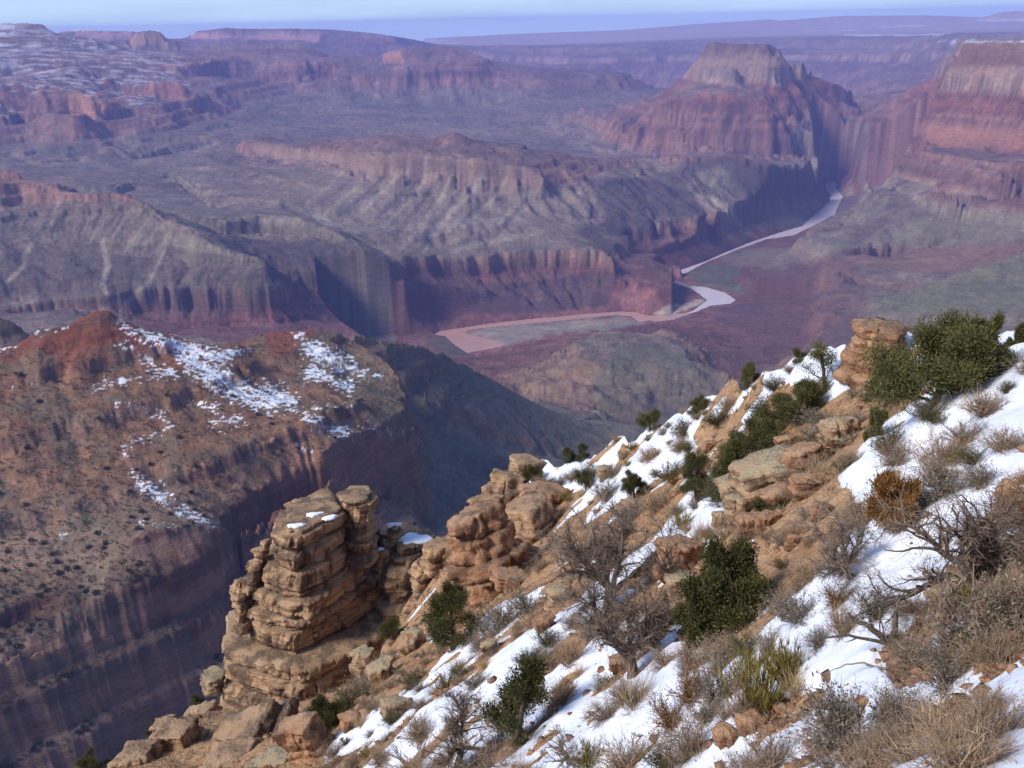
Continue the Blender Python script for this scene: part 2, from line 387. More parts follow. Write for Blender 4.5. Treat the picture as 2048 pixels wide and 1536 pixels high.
L((756, 116, 12700), (775, 103, 12600), (800, 97, 12600), (815, 88, 12600), (828, 77, 12600), (836, 84, 12600), (850, 87, 12600), (862, 83, 12600), (880, 90, 12600), (900, 87, 12600), (915, 88, 12600), (925, 98, 12500), (940, 105, 12400), (960, 112, 12300), (978, 118, 12200), lock=.95)
L((760, 124, 12300), (800, 126, 12200), (850, 123, 12000), (900, 126, 12000), (970, 124, 12050))
L((985, 128, 12300), (1015, 135, 12500), (1100, 137, 13000), (1200, 140, 13000), (1245, 150, 12500), lock=.8)
L((880, 150, 11900), (1000, 160, 11900), (1100, 163, 11900)); L((900, 166, 11800), (1000, 172, 11750), (1110, 173, 11800))
HID((700, 14600, -900), (1240, 14600, -950))
# --- far wall, plateau, horizon cliffs
HID((880, 17300, -1050), (1300, 17300, -1150), (1580, 16000, -1200))
L((870, 91, 20500), (940, 92, 20500), (1000, 92, 20000), (1080, 91, 19500), (1140, 92, 19300), (1230, 92, 19200), (1310, 93, 19000), (1330, 97, 19000), lock=.9); L((1335, 86, 20500), (1345, 82, 20800), (1400, 80, 21000), (1480, 78, 21000), (1570, 78, 20500), (1650, 76, 20000), (1720, 75, 19500), (1800, 74, 19000), (1850, 74, 18500), lock=.9)
L((1850, 72, 17500), (1870, 69, 17000), (2048, 66, 16000), (2300, 63, 15500), lock=.9); L((1860, 82, 16700), (2048, 80, 15700), (2300, 76, 15200))
L((900, 118, 19000), (1080, 112, 18600), (1200, 126, 18300), (1320, 118, 18300)); L((1570, 165, 17000), (1650, 178, 16300), (1700, 203, 15000), (1745, 195, 14500))
L((860, 87, 22000), (1340, 77, 22500), (1850, 66, 22000), (2300, 58, 21500), lock=.5)
L((860, 84, 25000), (1340, 66, 25600), (1850, 52, 25600), (2300, 47, 25600), lock=.5)
L((840, 78, 27000), (870, 76, 27000), (1000, 68, 27000), (1120, 64, 27000), (1240, 60, 27000), (1400, 47, 27000), (1540, 38, 27000), (1560, 41, 27000), (1640, 34, 27000), (1690, 31, 27000), (1850, 30, 27000), (1960, 34, 27000), (2300, 36, 27000), lock=.95)
HID((840, 29500, -900), (2600, 29500, -900)); HID((-500, 30300, -1300), (2700, 30300, -1300))
L((1950, 38, 24800), (1985, 29, 25000), (2005, 23, 25000), (2048, 22, 25000), (2300, 22, 25000), lock=.95); L((1940, 42, 24500), (2048, 38, 24500), (2300, 36, 24500)); HID((1930, 25700, -330), (2700, 25700, -330))
# --- the flat topped butte
L((1403, 99, 9650), (1413, 89, 9640), (1430, 84, 9600), (1450, 87, 9560), (1480, 88, 9500), (1520, 91, 9440), (1550, 92, 9400), (1560, 100, 9380), (1570, 120, 9350), (1582, 141, 9320), (1592, 149, 9320), lock=.95)
L((1400, 110, 9640), (1388, 125, 9640), (1380, 135, 9640), (1360, 148, 9640), (1345, 170, 9600), (1330, 185, 9550), (1300, 202, 9450), (1280, 237, 9200), (1250, 282, 8800), lock=.9)
L((1395, 142, 9420), (1440, 144, 9270), (1500, 142, 9120), (1565, 144, 9030), lock=.7); L((1415, 110, 9500), (1480, 111, 9330), (1555, 112, 9200), lock=.7)
L((1345, 184, 9330), (1400, 171, 9120), (1460, 167, 9000), (1530, 184, 8950), (1595, 202, 9000), lock=.6)
CLIFF(0, (1300, 222, 250, 8850), (1320, 208, 252, 8760), (1340, 202, 256, 8700), (1400, 190, 262, 8600), (1460, 186, 267, 8580), (1500, 197, 270, 8560), (1547, 213, 268, 8560), gap=.011); L((1562, 240, 8760), (1600, 262, 9050))
L((1600, 151, 9700), (1650, 166, 9900), (1705, 177, 10200), lock=.3); L((1575, 205, 8900), (1592, 245, 8800)); L((1610, 192, 9350), (1660, 206, 9700), (1720, 215, 10300), lock=.3); L((1605, 240, 8950), (1650, 258, 9100), (1710, 246, 9700), (1745, 240, 10200), lock=.2); L((1690, 292, 9200), (1600, 285, 8900), lock=0)
L((1240, 307, 8400), (1330, 307, 8000), (1450, 300, 7900), (1560, 312, 8000), (1640, 319, 8300)); HID((1300, 11500, -1050), (1600, 11500, -1050), (1720, 11800, -1100))
# --- the right hand wall of cliffs and the benches below it
L((1835, 96, 7700), (1845, 91, 7700), (1860, 87, 7700), (1900, 84, 7500), (1950, 85, 7300), (2048, 87, 7000), (2400, 94, 6400), lock=.8)
L((1838, 118, 7690), (1815, 140, 7700), (1805, 155, 7720), (1790, 172, 7750), (1770, 190, 7800), (1755, 205, 7850), (1740, 222, 7900), (1738, 240, 7850), lock=.5)
L((1830, 160, 7400), (1900, 168, 7150), (1970, 165, 7000), (2048, 165, 6750), (2400, 172, 6150), lock=.3); L((1745, 226, 7600), (1800, 228, 7250), (1880, 236, 7000), (1960, 241, 6850), (2048, 241, 6600), (2400, 250, 6000), lock=.3)
L((1740, 260, 7500), (1800, 272, 7150), (1850, 287, 6900), (1950, 299, 6750), (2048, 306, 6500), (2400, 320, 5900), lock=.3); L((1690, 312, 8000), (1750, 312, 7400), (1850, 321, 6650), (2048, 335, 6200), (2400, 350, 5600), lock=0)
HID((1900, 9500, -260), (2700, 8500, -260)); HID((1950, 12500, -330), (2700, 11500, -330)); HID((1848, 8200, -274), (1880, 8500, -276)); HID((1740, 9000, -950), (1800, 8900, -900)); HID((1800, 12500, -1050), (1850, 13000, -1000))
CLIFF(0, (1768, 338, 353, 6900), (1790, 331, 354, 6800), (1850, 336, 358, 6500), (1950, 346, 363, 6200), (2048, 351, 367, 6000), (2400, 362, 380, 5500)); L((1720, 370, 6700), (1760, 402, 6250), lock=0)
CLIFF(0, (1848, 381, 402, 6000), (1900, 386, 410, 5850), (1950, 389, 416, 5750), (2048, 393, 422, 5600), (2400, 405, 436, 5150))
CLIFF(-1210, (1698, 499, 528), (1720, 496, 532), (1780, 489, 541), (1850, 496, 546), (1900, 494, 544), (1950, 491, 540), (2048, 481, 530), (2400, 470, 520), lock=.7); L((1900, 452, 6000), (2000, 449, 5900), (2400, 445, 5500), lock=0)
L((1680, 562, 5050), (1750, 592, 4780), (1850, 575, 4900)); L((1735, 606, 4150), (1800, 591, 4200), (1850, 572, 4250), (1920, 546, 4300), (1980, 526, 4350), (2048, 505, 4400), (2400, 470, 4400), lock=.95)
CLIFF(0, (1740, 623, 652, 4050), (1850, 629, 658, 3950), (1950, 631, 658, 3900), (2048, 626, 652, 3850), (2400, 610, 640, 3700)); HID((1760, 4720, -1250), (2600, 4720, -1250))

RIV_A = [(1652, 366), (1673, 363), (1672, 375), (1686, 393), (1676, 413), (1669, 430), (1621, 454), (1587, 471), (1532, 479), (1485, 496), (1416, 523), (1372, 546), (1350, 552), (1330, 556), (1330, 549), (1345, 545), (1370, 537), (1410, 523), (1450, 505), (1502, 484), (1553, 467), (1604, 452), (1621, 436), (1642, 419), (1659, 403), (1662, 390), (1649, 374)]
RIV_B = [(1352, 560), (1380, 571), (1410, 574), (1450, 585), (1472, 600), (1460, 608), (1420, 612), (1390, 625), (1345, 640), (1310, 644), (1300, 641), (1278, 645), (1262, 633), (1230, 631), (1170, 637), (1100, 644), (1050, 649), (970, 656), (935, 661), (931, 666), (950, 672), (1000, 683), (1012, 688), (1000, 695), (960, 702), (935, 707), (910, 691), (890, 673), (866, 669), (880, 662), (920, 656), (980, 647), (1050, 639), (1120, 633), (1180, 627), (1240, 623), (1270, 624), (1295, 631), (1330, 631), (1370, 626), (1385, 622), (1400, 611), (1414, 601), (1399, 589), (1383, 578), (1345, 566)]
def river_world(poly):
    d = pix_dir(np.array([p[0] for p in poly]), np.array([p[1] for p in poly]))
    return d * (ZRIV / d[:, 2])[:, None]

def build_field():
    levels = [(NTH, NLR)]
    while levels[-1][0] > 80: levels.append((levels[-1][0] // 2, levels[-1][1] // 2))
    cons = []
    for P, lock in LINES:
        off, k = district(P[:, 0], P[:, 1])
        for i in range(len(P) - 1):
            n = max(2, int(max(abs(P[i + 1, 0] - P[i, 0]) / (TH1 - TH0) * NTH, abs(P[i + 1, 1] - P[i, 1]) / (LR1 - LR0) * NLR) * 1.5) + 2)
            t = np.linspace(0, 1, n)[:, None]
            q = P[i] + (P[i + 1] - P[i]) * t
            o = off[i] + (off[i + 1] - off[i]) * t[:, 0]; kk = k[i] + (k[i + 1] - k[i]) * t[:, 0]
            cons.append(np.column_stack([q[:, 0], q[:, 1], terr_inv((q[:, 2] - o) / kk), np.full(n, lock)]))
    cons = np.concatenate(cons)
    z = None
    for (nt, nr) in levels[::-1]:
        ct = np.clip(((cons[:, 0] - TH0) / (TH1 - TH0) * (nt - 1)).round().astype(int), 0, nt - 1)
        cl = np.clip(((cons[:, 1] - LR0) / (LR1 - LR0) * (nr - 1)).round().astype(int), 0, nr - 1)
        idx = ct * nr + cl
        cnt = np.bincount(idx, minlength=nt * nr); sm = np.bincount(idx, weights=cons[:, 2], minlength=nt * nr)
        mask = (cnt > 0).reshape(nt, nr); val = (sm / np.maximum(cnt, 1)).reshape(nt, nr).astype(np.float32)
        if z is None:
            z = np.full((nt, nr), cons[:, 2].mean(), np.float32); its = 1500
        else:
            a = np.linspace(0, z.shape[0] - 1, nt); b = np.linspace(0, z.shape[1] - 1, nr)
            i0 = np.minimum(a.astype(int), z.shape[0] - 2); j0 = np.minimum(b.astype(int), z.shape[1] - 2)
            fa = (a - i0)[:, None].astype(np.float32); fb = (b - j0)[None].astype(np.float32)
            zz = z[i0] * (1 - fa) + z[i0 + 1] * fa
            z = zz[:, j0] * (1 - fb) + zz[:, j0 + 1] * fb; its = {True: 60, False: 250}[nt == NTH]
        z[mask] = val[mask]
        dt = (TH1 - TH0) / (nt - 1); dl = (LR1 - LR0) / (nr - 1)
        wt, wr = 1 / dt ** 2, 1 / dl ** 2; s = 2 * (wt + wr); wt /= s; wr /= s
        for _ in range(its):
            p = np.pad(z, 1, mode='edge')
            z = wt * (p[:-2, 1:-1] + p[2:, 1:-1]) + wr * (p[1:-1, :-2] + p[1:-1, 2:])
            z[mask] = val[mask]
    lk = np.zeros(NTH * NLR, np.float32); np.maximum.at(lk, idx, cons[:, 3]); lk = lk.reshape(NTH, NLR)
    for r in range(5):
        p = np.pad(lk, 1, mode='edge')
        lk = np.maximum(lk, 0.8 * np.maximum.reduce([p[:-2, 1:-1], p[2:, 1:-1], p[1:-1, :-2], p[1:-1, 2:]]))
    return z, lk

def erosion(px, py, dx, dy, seed):
    """gully noise: stripes running down the slope direction, blended between jittered cells; value and derivative"""
    ix = np.floor(px); iy = np.floor(py); fx = (px - ix).astype(np.float32); fy = (py - iy).astype(np.float32)
    ix = ix.astype(np.int64); iy = iy.astype(np.int64)
    va = np.zeros_like(fx); gx = np.zeros_like(fx); gy = np.zeros_like(fx); wt = np.zeros_like(fx)
    for i in (-1, 0, 1):
        for j in (-1, 0, 1):
            hx = hash2(ix + i, iy + j, seed) * 0.6 + .2; hy = hash2(ix + i, iy + j, seed + 5) * 0.6 + .2
            ax = fx - i - hx; ay = fy - j - hy
            w = np.exp(-(ax * ax + ay * ay) * 3.0)
            mag = (ax * dx + ay * dy) * 6.2832
            wt += w; va += np.cos(mag) * w; sn = -np.sin(mag) * w
            gx += sn * dx; gy += sn * dy
    return va / wt, gx / wt, gy / wt

S0, LOCK = build_field()
TH = np.linspace(TH0, TH1, NTH).astype(np.float32); LRV = np.linspace(LR0, LR1, NLR).astype(np.float32)
THg, LRg = np.meshgrid(TH, LRV, indexing='ij')
Rg = np.exp(LRg)
def blur(a, n):
    for _ in range(n):
        p = np.pad(a, 1, mode='edge')
        a = (p[:-2, 1:-1] + p[2:, 1:-1] + p[1:-1, :-2] + p[1:-1, 2:] + 2 * a) / 6
    return a
sm_ = blur(S0, 12)
gt = np.gradient(sm_, TH, axis=0) / Rg; gl = np.gradient(sm_, LRV, axis=1) / Rg
slope = np.hypot(gt, gl)
CELL = 0.075
nx = THg / CELL; ny = LRg / CELL
wob = 0.5 * fbm(nx * 1.1, ny * 1.1, 4, 50)
# perpendicular of the slope drives the stripes
ddx = np.clip(-gl * 3.0, -1.6, 1.6); ddy = np.clip(gt * 3.0, -1.6, 1.6)
hh = np.zeros_like(Rg); gxx = np.zeros_like(Rg); gyy = np.zeros_like(Rg)
a_, f_ = 0.55, 1.0
for o in range(5):
    e, ex, ey = erosion(nx * f_ + wob, ny * f_ + wob, ddx + gyy * .8, ddy - gxx * .8, 100 + o * 13)
    hh += a_ * e; gxx += a_ * ex * f_ * 0.35; gyy += a_ * ey * f_ * 0.35
    a_ *= 0.5; f_ *= 2.0
amp = 0.0072 * Rg * np.clip(slope / 0.30, np.where((Rg > 4500) & (Rg < 12500), .20, .12), 1.1)
amp = np.where(Rg < 2700, amp * 0.55, amp) * np.where(Rg > 21000, 0.25, 1.0) * (1 - 0.5 * sstep(8500, 12000, Rg))
rough = fbm(nx * 2.2, ny * 2.2, 5, 9) * np.where(Rg < 2700, .0035, .0020) * Rg * (1 - .5 * sstep(8500, 12000, Rg)) * np.where(Rg > 21000, 0.15, 1.0)
S1 = S0 + (hh * amp + rough) * (1 - LOCK)
OFF, KK = district(THg, LRg)

# resample every column so that rows follow what shows: dense on cliffs, sparse on hidden ground
NROW = 1800
fine = np.linspace(0, NLR - 1, NLR * 3)
newj = np.zeros((NTH, NROW), np.float32)
fi = np.minimum(fine.astype(int), NLR - 2); ff = fine - fi
Rf = np.exp(LR0 + fine / (NLR - 1) * (LR1 - LR0))
DS = np.zeros((NTH, len(fine) - 1), np.float32)
for i in range(NTH):
    s = S1[i, fi] * (1 - ff) + S1[i, fi + 1] * ff
    o = OFF[i, fi] * (1 - ff) + OFF[i, fi + 1] * ff
    k = KK[i, fi] * (1 - ff) + KK[i, fi + 1] * ff
    z = terr(s) * k + o
    el = z / Rf
    mx = np.maximum.accumulate(el)
    vis = (el >= mx - 0.0012)
    DS[i] = np.hypot(np.diff(np.log(Rf)) * 0.16, np.diff(z) / Rf[1:]) * np.where(vis[1:], 1.0, 0.10) + 2e-6
DS = DS.mean(0)
cs = np.concatenate([[0], np.cumsum(DS, dtype=np.float64)])
newj[:] = np.interp(np.linspace(0, cs[-1], NROW), cs, fine)[None]
del DS
j0 = np.minimum(newj.astype(int), NLR - 2); fj = newj - j0
ii = np.arange(NTH)[:, None]
def samp(a): return a[ii, j0] * (1 - fj) + a[ii, j0 + 1] * fj
Sx = samp(S1); Ox = samp(OFF); Kx = samp(KK)
LRx = LR0 + newj / (NLR - 1) * (LR1 - LR0); Rx = np.exp(LRx)
THx = np.repeat(TH[:, None], NROW, 1)
STR = terr(Sx)
Zx = STR * Kx + Ox
# a little ledge roughness at the metre scale of the mesh
Zx = Zx + fbm(THx * 900, LRx * 900, 2, 77) * 0.0006 * Rx * np.where(Rx > 22000, 0.1, 1)
X = Rx * np.sin(THx); Y = Rx * np.cos(THx)
# carve the river bed
bed = np.zeros(Rx.shape, bool)
RWORLD = [river_world(p) for p in (RIV_A, RIV_B)]
for rp in RWORLD:
    bed |= in_poly(X, Y, rp[:, :2])
flo = (Rx > 3000) & (Rx < 9500) & (THx > -.2) & (THx < .5)
top = np.full(Rx.shape, 1e5, np.float32)
ppx = project(np.stack([X, Y, np.full(X.shape, ZRIV)], -1))[0]
for rp, xs in ((RWORLD[0], 1350), (RWORLD[1], 0)):
    q = [(p[0], p[1], 0.0) for p in rp] + [(rp[0][0], rp[0][1], 0.0)]
    rd = np.full(Rx.shape, 1e4, np.float32); rd[flo] = seg_dist(X[flo], Y[flo], q)
    b1 = in_poly(X, Y, rp[:, :2]); rmax = np.where(b1, Rx, 0).max(1); has = np.nonzero(rmax > 0)[0]
    rmax = np.interp(np.arange(NTH), has, rmax[has])
    near = 3 + 0.055 * np.minimum(rd, 480) + 3.5 * np.maximum(rd - 480, 0) + 600 * sstep(xs + 15, xs - 15, ppx)
    top = np.minimum(top, np.where(Rx > rmax[:, None] * .999, 4 + 0.9 * np.minimum(rd, 100) + 7 * np.maximum(rd - 100, 0), near))
del ppx
Zx = np.where(flo & ~bed, np.minimum(Zx, ZRIV + top), Zx)
Zx = np.where(flo & ~bed, np.maximum(Zx, ZRIV + 3), Zx)
Zx = np.where(bed, ZRIV - 6, Zx)
PXx, PYx = project(np.stack([X, Y, Zx], -1))
# ------------------------------------------------------------------ rock colours by bed, talus and scrub by slope, snow by place
_cs = np.array([500, 0, -30, -80, -150, -155, -250, -255, -335, -345, -450, -560, -565, -640, -715, -720, -765, -850, -960, -965, -1035, -1045, -1150, -1260, -1400, -2600], float)[::-1]
_cc = np.array([
    (.24, .19, .14), (.27, .20, .145), (.30, .20, .14), (.27, .17, .12), (.26, .155, .105), (.29, .205, .15), (.28, .19, .14), (.25, .115, .08), (.215, .09, .062),
    (.22, .105, .077), (.245, .13, .095), (.21, .105, .078), (.27, .145, .105), (.28, .15, .105), (.25, .14, .10), (.25, .19, .13), (.23, .18, .125), (.20, .165, .115), (.20, .16, .11),
    (.22, .13, .085), (.20, .11, .07), (.20, .09, .068), (.19, .082, .066), (.20, .088, .068), (.20, .10, .075), (.20, .11, .08)])[::-1]
sj = STR + 14 * fbm(THx * 60, LRx * 60, 3, 31)
COL = np.stack([np.interp(sj, _cs, _cc[:, i]) for i in range(3)], -1)
# fine bedding, the same all through the canyon
bedn = vnoise(sj / 9.0, THx * 4, 5) * 0.5 + vnoise(sj / 27.0, THx * 2, 6) * 0.9
gx_ = np.gradient(Zx, axis=1) / np.maximum(np.gradient(Rx, axis=1), 0.02)
dth = (TH1 - TH0) / (NTH - 1)
gt_ = np.gradient(Zx, axis=0) / (Rx * dth) - gx_ * np.gradient(Rx, axis=0) / (Rx * dth)
SL = blur(np.hypot(gx_, gt_).clip(0, 6), 1)
cliff = sstep(0.7, 1.5, SL)
COL *= (1 + bedn * (0.20 + 0.22 * cliff + .22 * sstep(-1030, -1060, sj) * (Rx < 7000)))[..., None]
tal = (1 - sstep(0.45, 0.95, SL))
scrub = np.array([.140, .106, .084]); dust = np.array([.255, .172, .132])
n1 = fbm(THx * 40, LRx * 40, 4, 61); n2 = fbm(THx * 160, LRx * 160, 3, 63)
low = sstep(-1000, -1080, sj)                       # the red shales keep their colour on gentle ground
tmix = tal * (0.62 - 0.47 * low) * np.where(Rx < 1900, .55, 1)
tcol = scrub + (dust - scrub) * np.clip(0.45 + n1 * 0.9, 0, 1)[..., None]
COL = COL * (1 - tmix[..., None]) + tcol * tmix[..., None]
COL *= (1 + 0.30 * n2 + 0.16 * n1 + .30 * fbm(THx * 420, LRx * 420, 2, 65) * (Rx > 1900))[..., None]
# dark lava beds low in the middle of the canyon
lava = np.array([.085, .062, .055])
def paint(poly, col, r0, r1, k=1.0, seed=0, feather=6.0, grain=18.0, cut=0.0):
    pts = [(p[0], p[1], 0.0) for p in poly] + [(poly[0][0], poly[0][1], 0.0)]
    sel = (Rx > r0) & (Rx < r1) & (PXx > min(p[0] for p in poly) - 20) & (PXx < max(p[0] for p in poly) + 20) & (PYx > min(p[1] for p in poly) - 20) & (PYx < max(p[1] for p in poly) + 20)
    if not sel.any(): return
    px = PXx[sel]; py = PYx[sel]
    d = seg_dist(px, py, pts); d = np.where(in_poly(px, py, poly), -d, d)
    d = d + 6 * fbm(px / grain, py / grain, 3, 900 + seed)
    w = (1 - sstep(-feather, feather, d + cut)) * k
    COL[sel] = COL[sel] * (1 - w[:, None]) + np.array(col) * w[:, None] * (1 + .15 * fbm(px / 5, py / 4, 2, 90 + seed))[:, None]
# lava and shale cliffs
paint([(0, 500), (250, 512), (400, 530), (530, 530), (560, 600), (440, 640), (200, 600), (0, 590)], lava * 1.3, 3900, 5300, .55, 1, 14)
paint([(400, 478), (700, 484), (770, 560), (640, 575), (540, 565), (520, 520)], lava, 4200, 5300, .75, 2, 8)
paint([(930, 570), (1230, 545), (1220, 612), (1000, 630), (930, 620)], lava, 4300, 5500, .75, 3, 8)
paint([(1180, 360), (1300, 350), (1400, 320), (1450, 306), (1560, 335), (1650, 345), (1650, 400), (1560, 400), (1490, 400), (1440, 330), (1370, 360), (1420, 440), (1320, 430), (1280, 480), (1220, 470)], lava, 5200, 9000, .75, 4, 10)
paint([(1135, 455), (1230, 440), (1270, 470), (1230, 530), (1180, 480)], lava, 5000, 6500, .7, 5, 6)
paint([(1690, 470), (1820, 405), (1860, 412), (1850, 440), (1730, 492)], (.13, .085, .07), 4900, 6800, .55, 6, 10)
paint([(1480, 560), (1690, 505), (1720, 540), (1740, 600), (1700, 690), (1500, 720), (1440, 640)], (.15, .082, .074), 3500, 5900, .65, 7, 16)
paint([(1850, 385), (2048, 394), (2048, 422), (1850, 404)], (.16, .085, .065), 5000, 6500, .6, 8, 5)
paint([(1700, 497), (1850, 494), (2048, 482), (2048, 530), (1850, 546), (1703, 530)], (.22, .12, .08), 4800, 6200, .7, 9, 4)
# pale ledges, sand and pale gullies
paint([(665, 448), (760, 452), (850, 448), (960, 436), (1060, 432), (1060, 444), (850, 460), (700, 464)], (.44, .42, .37), 4500, 6500, .55, 10, 4, 9, 1)
paint([(622, 424), (650, 430), (668, 450), (655, 452), (630, 438)], (.50, .46, .36), 4500, 6500, .8, 11, 3)
paint([(518, 438), (590, 442), (590, 447), (518, 443)], (.42, .37, .28), 4500, 6500, .7, 12, 2)
for g in ([(968, 352, 5), (940, 390, 4), (905, 420, 3), (868, 470, 6), (850, 500, 2)], [(905, 355, 3), (880, 400, 4), (830, 470, 5), (800, 500, 2)], [(1000, 365, 3), (985, 400, 2), (950, 440, 3)], [(860, 345, 3), (820, 400, 4), (770, 450, 4)], [(205, 480, 3), (215, 530, 6), (205, 570, 4), (215, 590, 2)], [(60, 490, 4), (45, 530, 5), (10, 570, 3)], [(790, 345, 2), (740, 400, 4), (700, 440, 3)], [(1400, 395, 9), (1450, 420, 12), (1480, 450, 4)]):
    sel = (Rx > 4200) & (Rx < 7000) & (PXx < 1500) & (PYx > 330) & (PYx < 600)
    w = 0.55 * (1 - sstep(-3, 4, seg_dist(PXx[sel], PYx[sel], g) + 3 * fbm(PXx[sel] / 7, PYx[sel] / 7, 2, 5)))
    COL[sel] = COL[sel] * (1 - w[:, None]) + np.array((.38, .30, .21)) * w[:, None]
paint([(930, 662), (1000, 650), (1100, 645), (1200, 637), (1240, 634), (1290, 648), (1200, 660), (1110, 668), (1010, 690), (960, 672)], (.30, .27, .21), 3800, 5200, .75, 13, 4)
paint([(1130, 645), (1210, 640), (1215, 652), (1140, 656)], (.40, .31, .22), 3800, 5200, .7, 14, 3)
paint([(1300, 630), (1340, 612), (1400, 598), (1412, 602), (1390, 616), (1330, 632)], (.46, .36, .25), 3800, 5600, .9, 15, 2)
paint([(855, 668), (885, 668), (935, 710), (890, 715), (850, 690)], (.09, .10, .065), 3500, 4800, .7, 16, 6)
paint([(1360, 545), (1420, 525), (1480, 535), (1470, 560), (1500, 590), (1440, 580), (1390, 565)], (.10, .105, .07), 4500, 6200, .8, 17, 7)
paint([(1500, 490), (1600, 475), (1700, 470), (1690, 500), (1560, 540), (1480, 530), (1440, 515)], (.21, .185, .13), 4500, 6500, .6, 18, 10)
paint([(1330, 690), (1250, 684), (1200, 740), (1180, 830), (1330, 860), (1480, 800), (1440, 740), (1390, 722)], (.15, .14, .095), 2600, 3800, .7, 19, 8)
paint([(1010, 770), (1100, 740), (1170, 705), (1200, 740), (1170, 800), (1080, 810)], (.30, .20, .12), 2700, 3600, .55, 20, 8)
paint([(500, 285), (640, 303), (830, 306), (960, 318), (1088, 343), (1088, 362), (960, 362), (750, 350), (620, 330), (500, 300)], (.33, .23, .155), 5400, 8300, .6, 24, 5)
paint([(1800, 84), (2048, 84), (2048, 132), (1800, 134)], (.20, .10, .07), 6300, 8300, .8, 50, 8)
paint([(1790, 138), (2048, 136), (2048, 165), (1790, 162)], (.33, .24, .18), 6000, 8300, .25, 51, 8)
paint([(1395, 80), (1570, 80), (1580, 108), (1395, 108)], (.14, .085, .07), 8900, 10000, .85, 52, 4)
paint([(1380, 112), (1590, 112), (1590, 142), (1370, 146)], (.30, .22, .165), 8900, 10000, .4, 53, 5)
paint([(264, 66), (330, 66), (336, 92), (258, 92)], (.42, .25, .16), 12700, 13300, .8, 54, 3)
paint([(560, 330), (700, 345), (900, 360), (1090, 362), (1180, 420), (1150, 470), (1100, 488), (900, 520), (780, 520), (700, 470), (600, 430), (480, 400)], (.27, .205, .145), 4600, 7600, .65, 55, 14)
paint([(1600, 232), (1690, 232), (1760, 262), (1760, 318), (1640, 322), (1570, 290)], (.20, .165, .135), 8000, 11500, .7, 56, 10)
paint([(700, 500), (800, 522), (930, 520), (940, 600), (900, 640), (760, 650), (690, 600)], (.125, .072, .062), 4000, 5000, .7, 57, 10)
# flat green-grey tops on the right and the knoll
paint([(1735, 606), (1850, 570), (2048, 500), (2048, 622), (1850, 628), (1740, 622)], (.155, .145, .085), 3600, 4700, .8, 21, 4)
paint([(1690, 495), (1850, 440), (2048, 425), (2048, 480), (1850, 494)], (.19, .165, .105), 4900, 6000, .7, 22, 4)
# pale debris chutes and dark gullies down the talus, gully shading painted as streaks
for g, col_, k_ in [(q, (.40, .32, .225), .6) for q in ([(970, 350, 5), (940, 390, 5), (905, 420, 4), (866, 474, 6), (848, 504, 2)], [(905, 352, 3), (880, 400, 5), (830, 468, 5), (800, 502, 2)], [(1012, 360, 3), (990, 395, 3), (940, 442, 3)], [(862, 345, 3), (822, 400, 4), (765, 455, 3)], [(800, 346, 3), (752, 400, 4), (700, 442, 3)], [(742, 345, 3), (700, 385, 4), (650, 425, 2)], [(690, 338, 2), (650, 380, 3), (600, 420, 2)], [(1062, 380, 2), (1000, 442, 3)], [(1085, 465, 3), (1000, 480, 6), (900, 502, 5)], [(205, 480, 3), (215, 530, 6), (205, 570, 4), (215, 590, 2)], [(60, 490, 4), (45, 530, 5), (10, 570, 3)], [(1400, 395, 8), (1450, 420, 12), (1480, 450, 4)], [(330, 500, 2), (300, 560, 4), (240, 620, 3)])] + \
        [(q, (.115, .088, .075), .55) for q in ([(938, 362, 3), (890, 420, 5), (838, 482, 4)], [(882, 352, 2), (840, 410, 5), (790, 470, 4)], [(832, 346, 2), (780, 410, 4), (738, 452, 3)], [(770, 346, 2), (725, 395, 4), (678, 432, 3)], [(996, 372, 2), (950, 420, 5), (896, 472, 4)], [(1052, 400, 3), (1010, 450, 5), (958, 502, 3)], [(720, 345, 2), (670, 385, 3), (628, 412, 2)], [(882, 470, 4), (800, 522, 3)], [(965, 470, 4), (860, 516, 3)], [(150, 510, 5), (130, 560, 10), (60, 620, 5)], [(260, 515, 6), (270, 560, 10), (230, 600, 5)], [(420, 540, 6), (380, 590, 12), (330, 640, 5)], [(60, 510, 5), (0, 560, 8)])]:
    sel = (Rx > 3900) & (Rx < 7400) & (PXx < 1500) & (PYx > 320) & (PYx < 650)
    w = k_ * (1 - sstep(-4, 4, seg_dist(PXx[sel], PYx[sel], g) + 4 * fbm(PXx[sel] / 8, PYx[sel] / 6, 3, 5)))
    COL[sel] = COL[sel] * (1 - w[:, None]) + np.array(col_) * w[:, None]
# cliffs lit orange: the sunlight on their faces is painted into the rock colour
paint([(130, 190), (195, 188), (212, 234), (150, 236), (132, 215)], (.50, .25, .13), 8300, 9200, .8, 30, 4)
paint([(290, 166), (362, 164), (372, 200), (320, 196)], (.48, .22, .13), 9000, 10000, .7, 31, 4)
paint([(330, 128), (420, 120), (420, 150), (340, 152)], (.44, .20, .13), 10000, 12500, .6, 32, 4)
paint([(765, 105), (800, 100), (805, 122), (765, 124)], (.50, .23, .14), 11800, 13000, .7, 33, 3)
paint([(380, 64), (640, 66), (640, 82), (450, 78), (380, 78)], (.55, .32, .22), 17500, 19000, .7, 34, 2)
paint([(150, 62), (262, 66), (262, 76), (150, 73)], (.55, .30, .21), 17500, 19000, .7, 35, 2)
paint([(1850, 250), (2048, 262), (2048, 302), (1920, 296), (1850, 284)], (.42, .19, .115), 6000, 7200, .6, 36, 6)
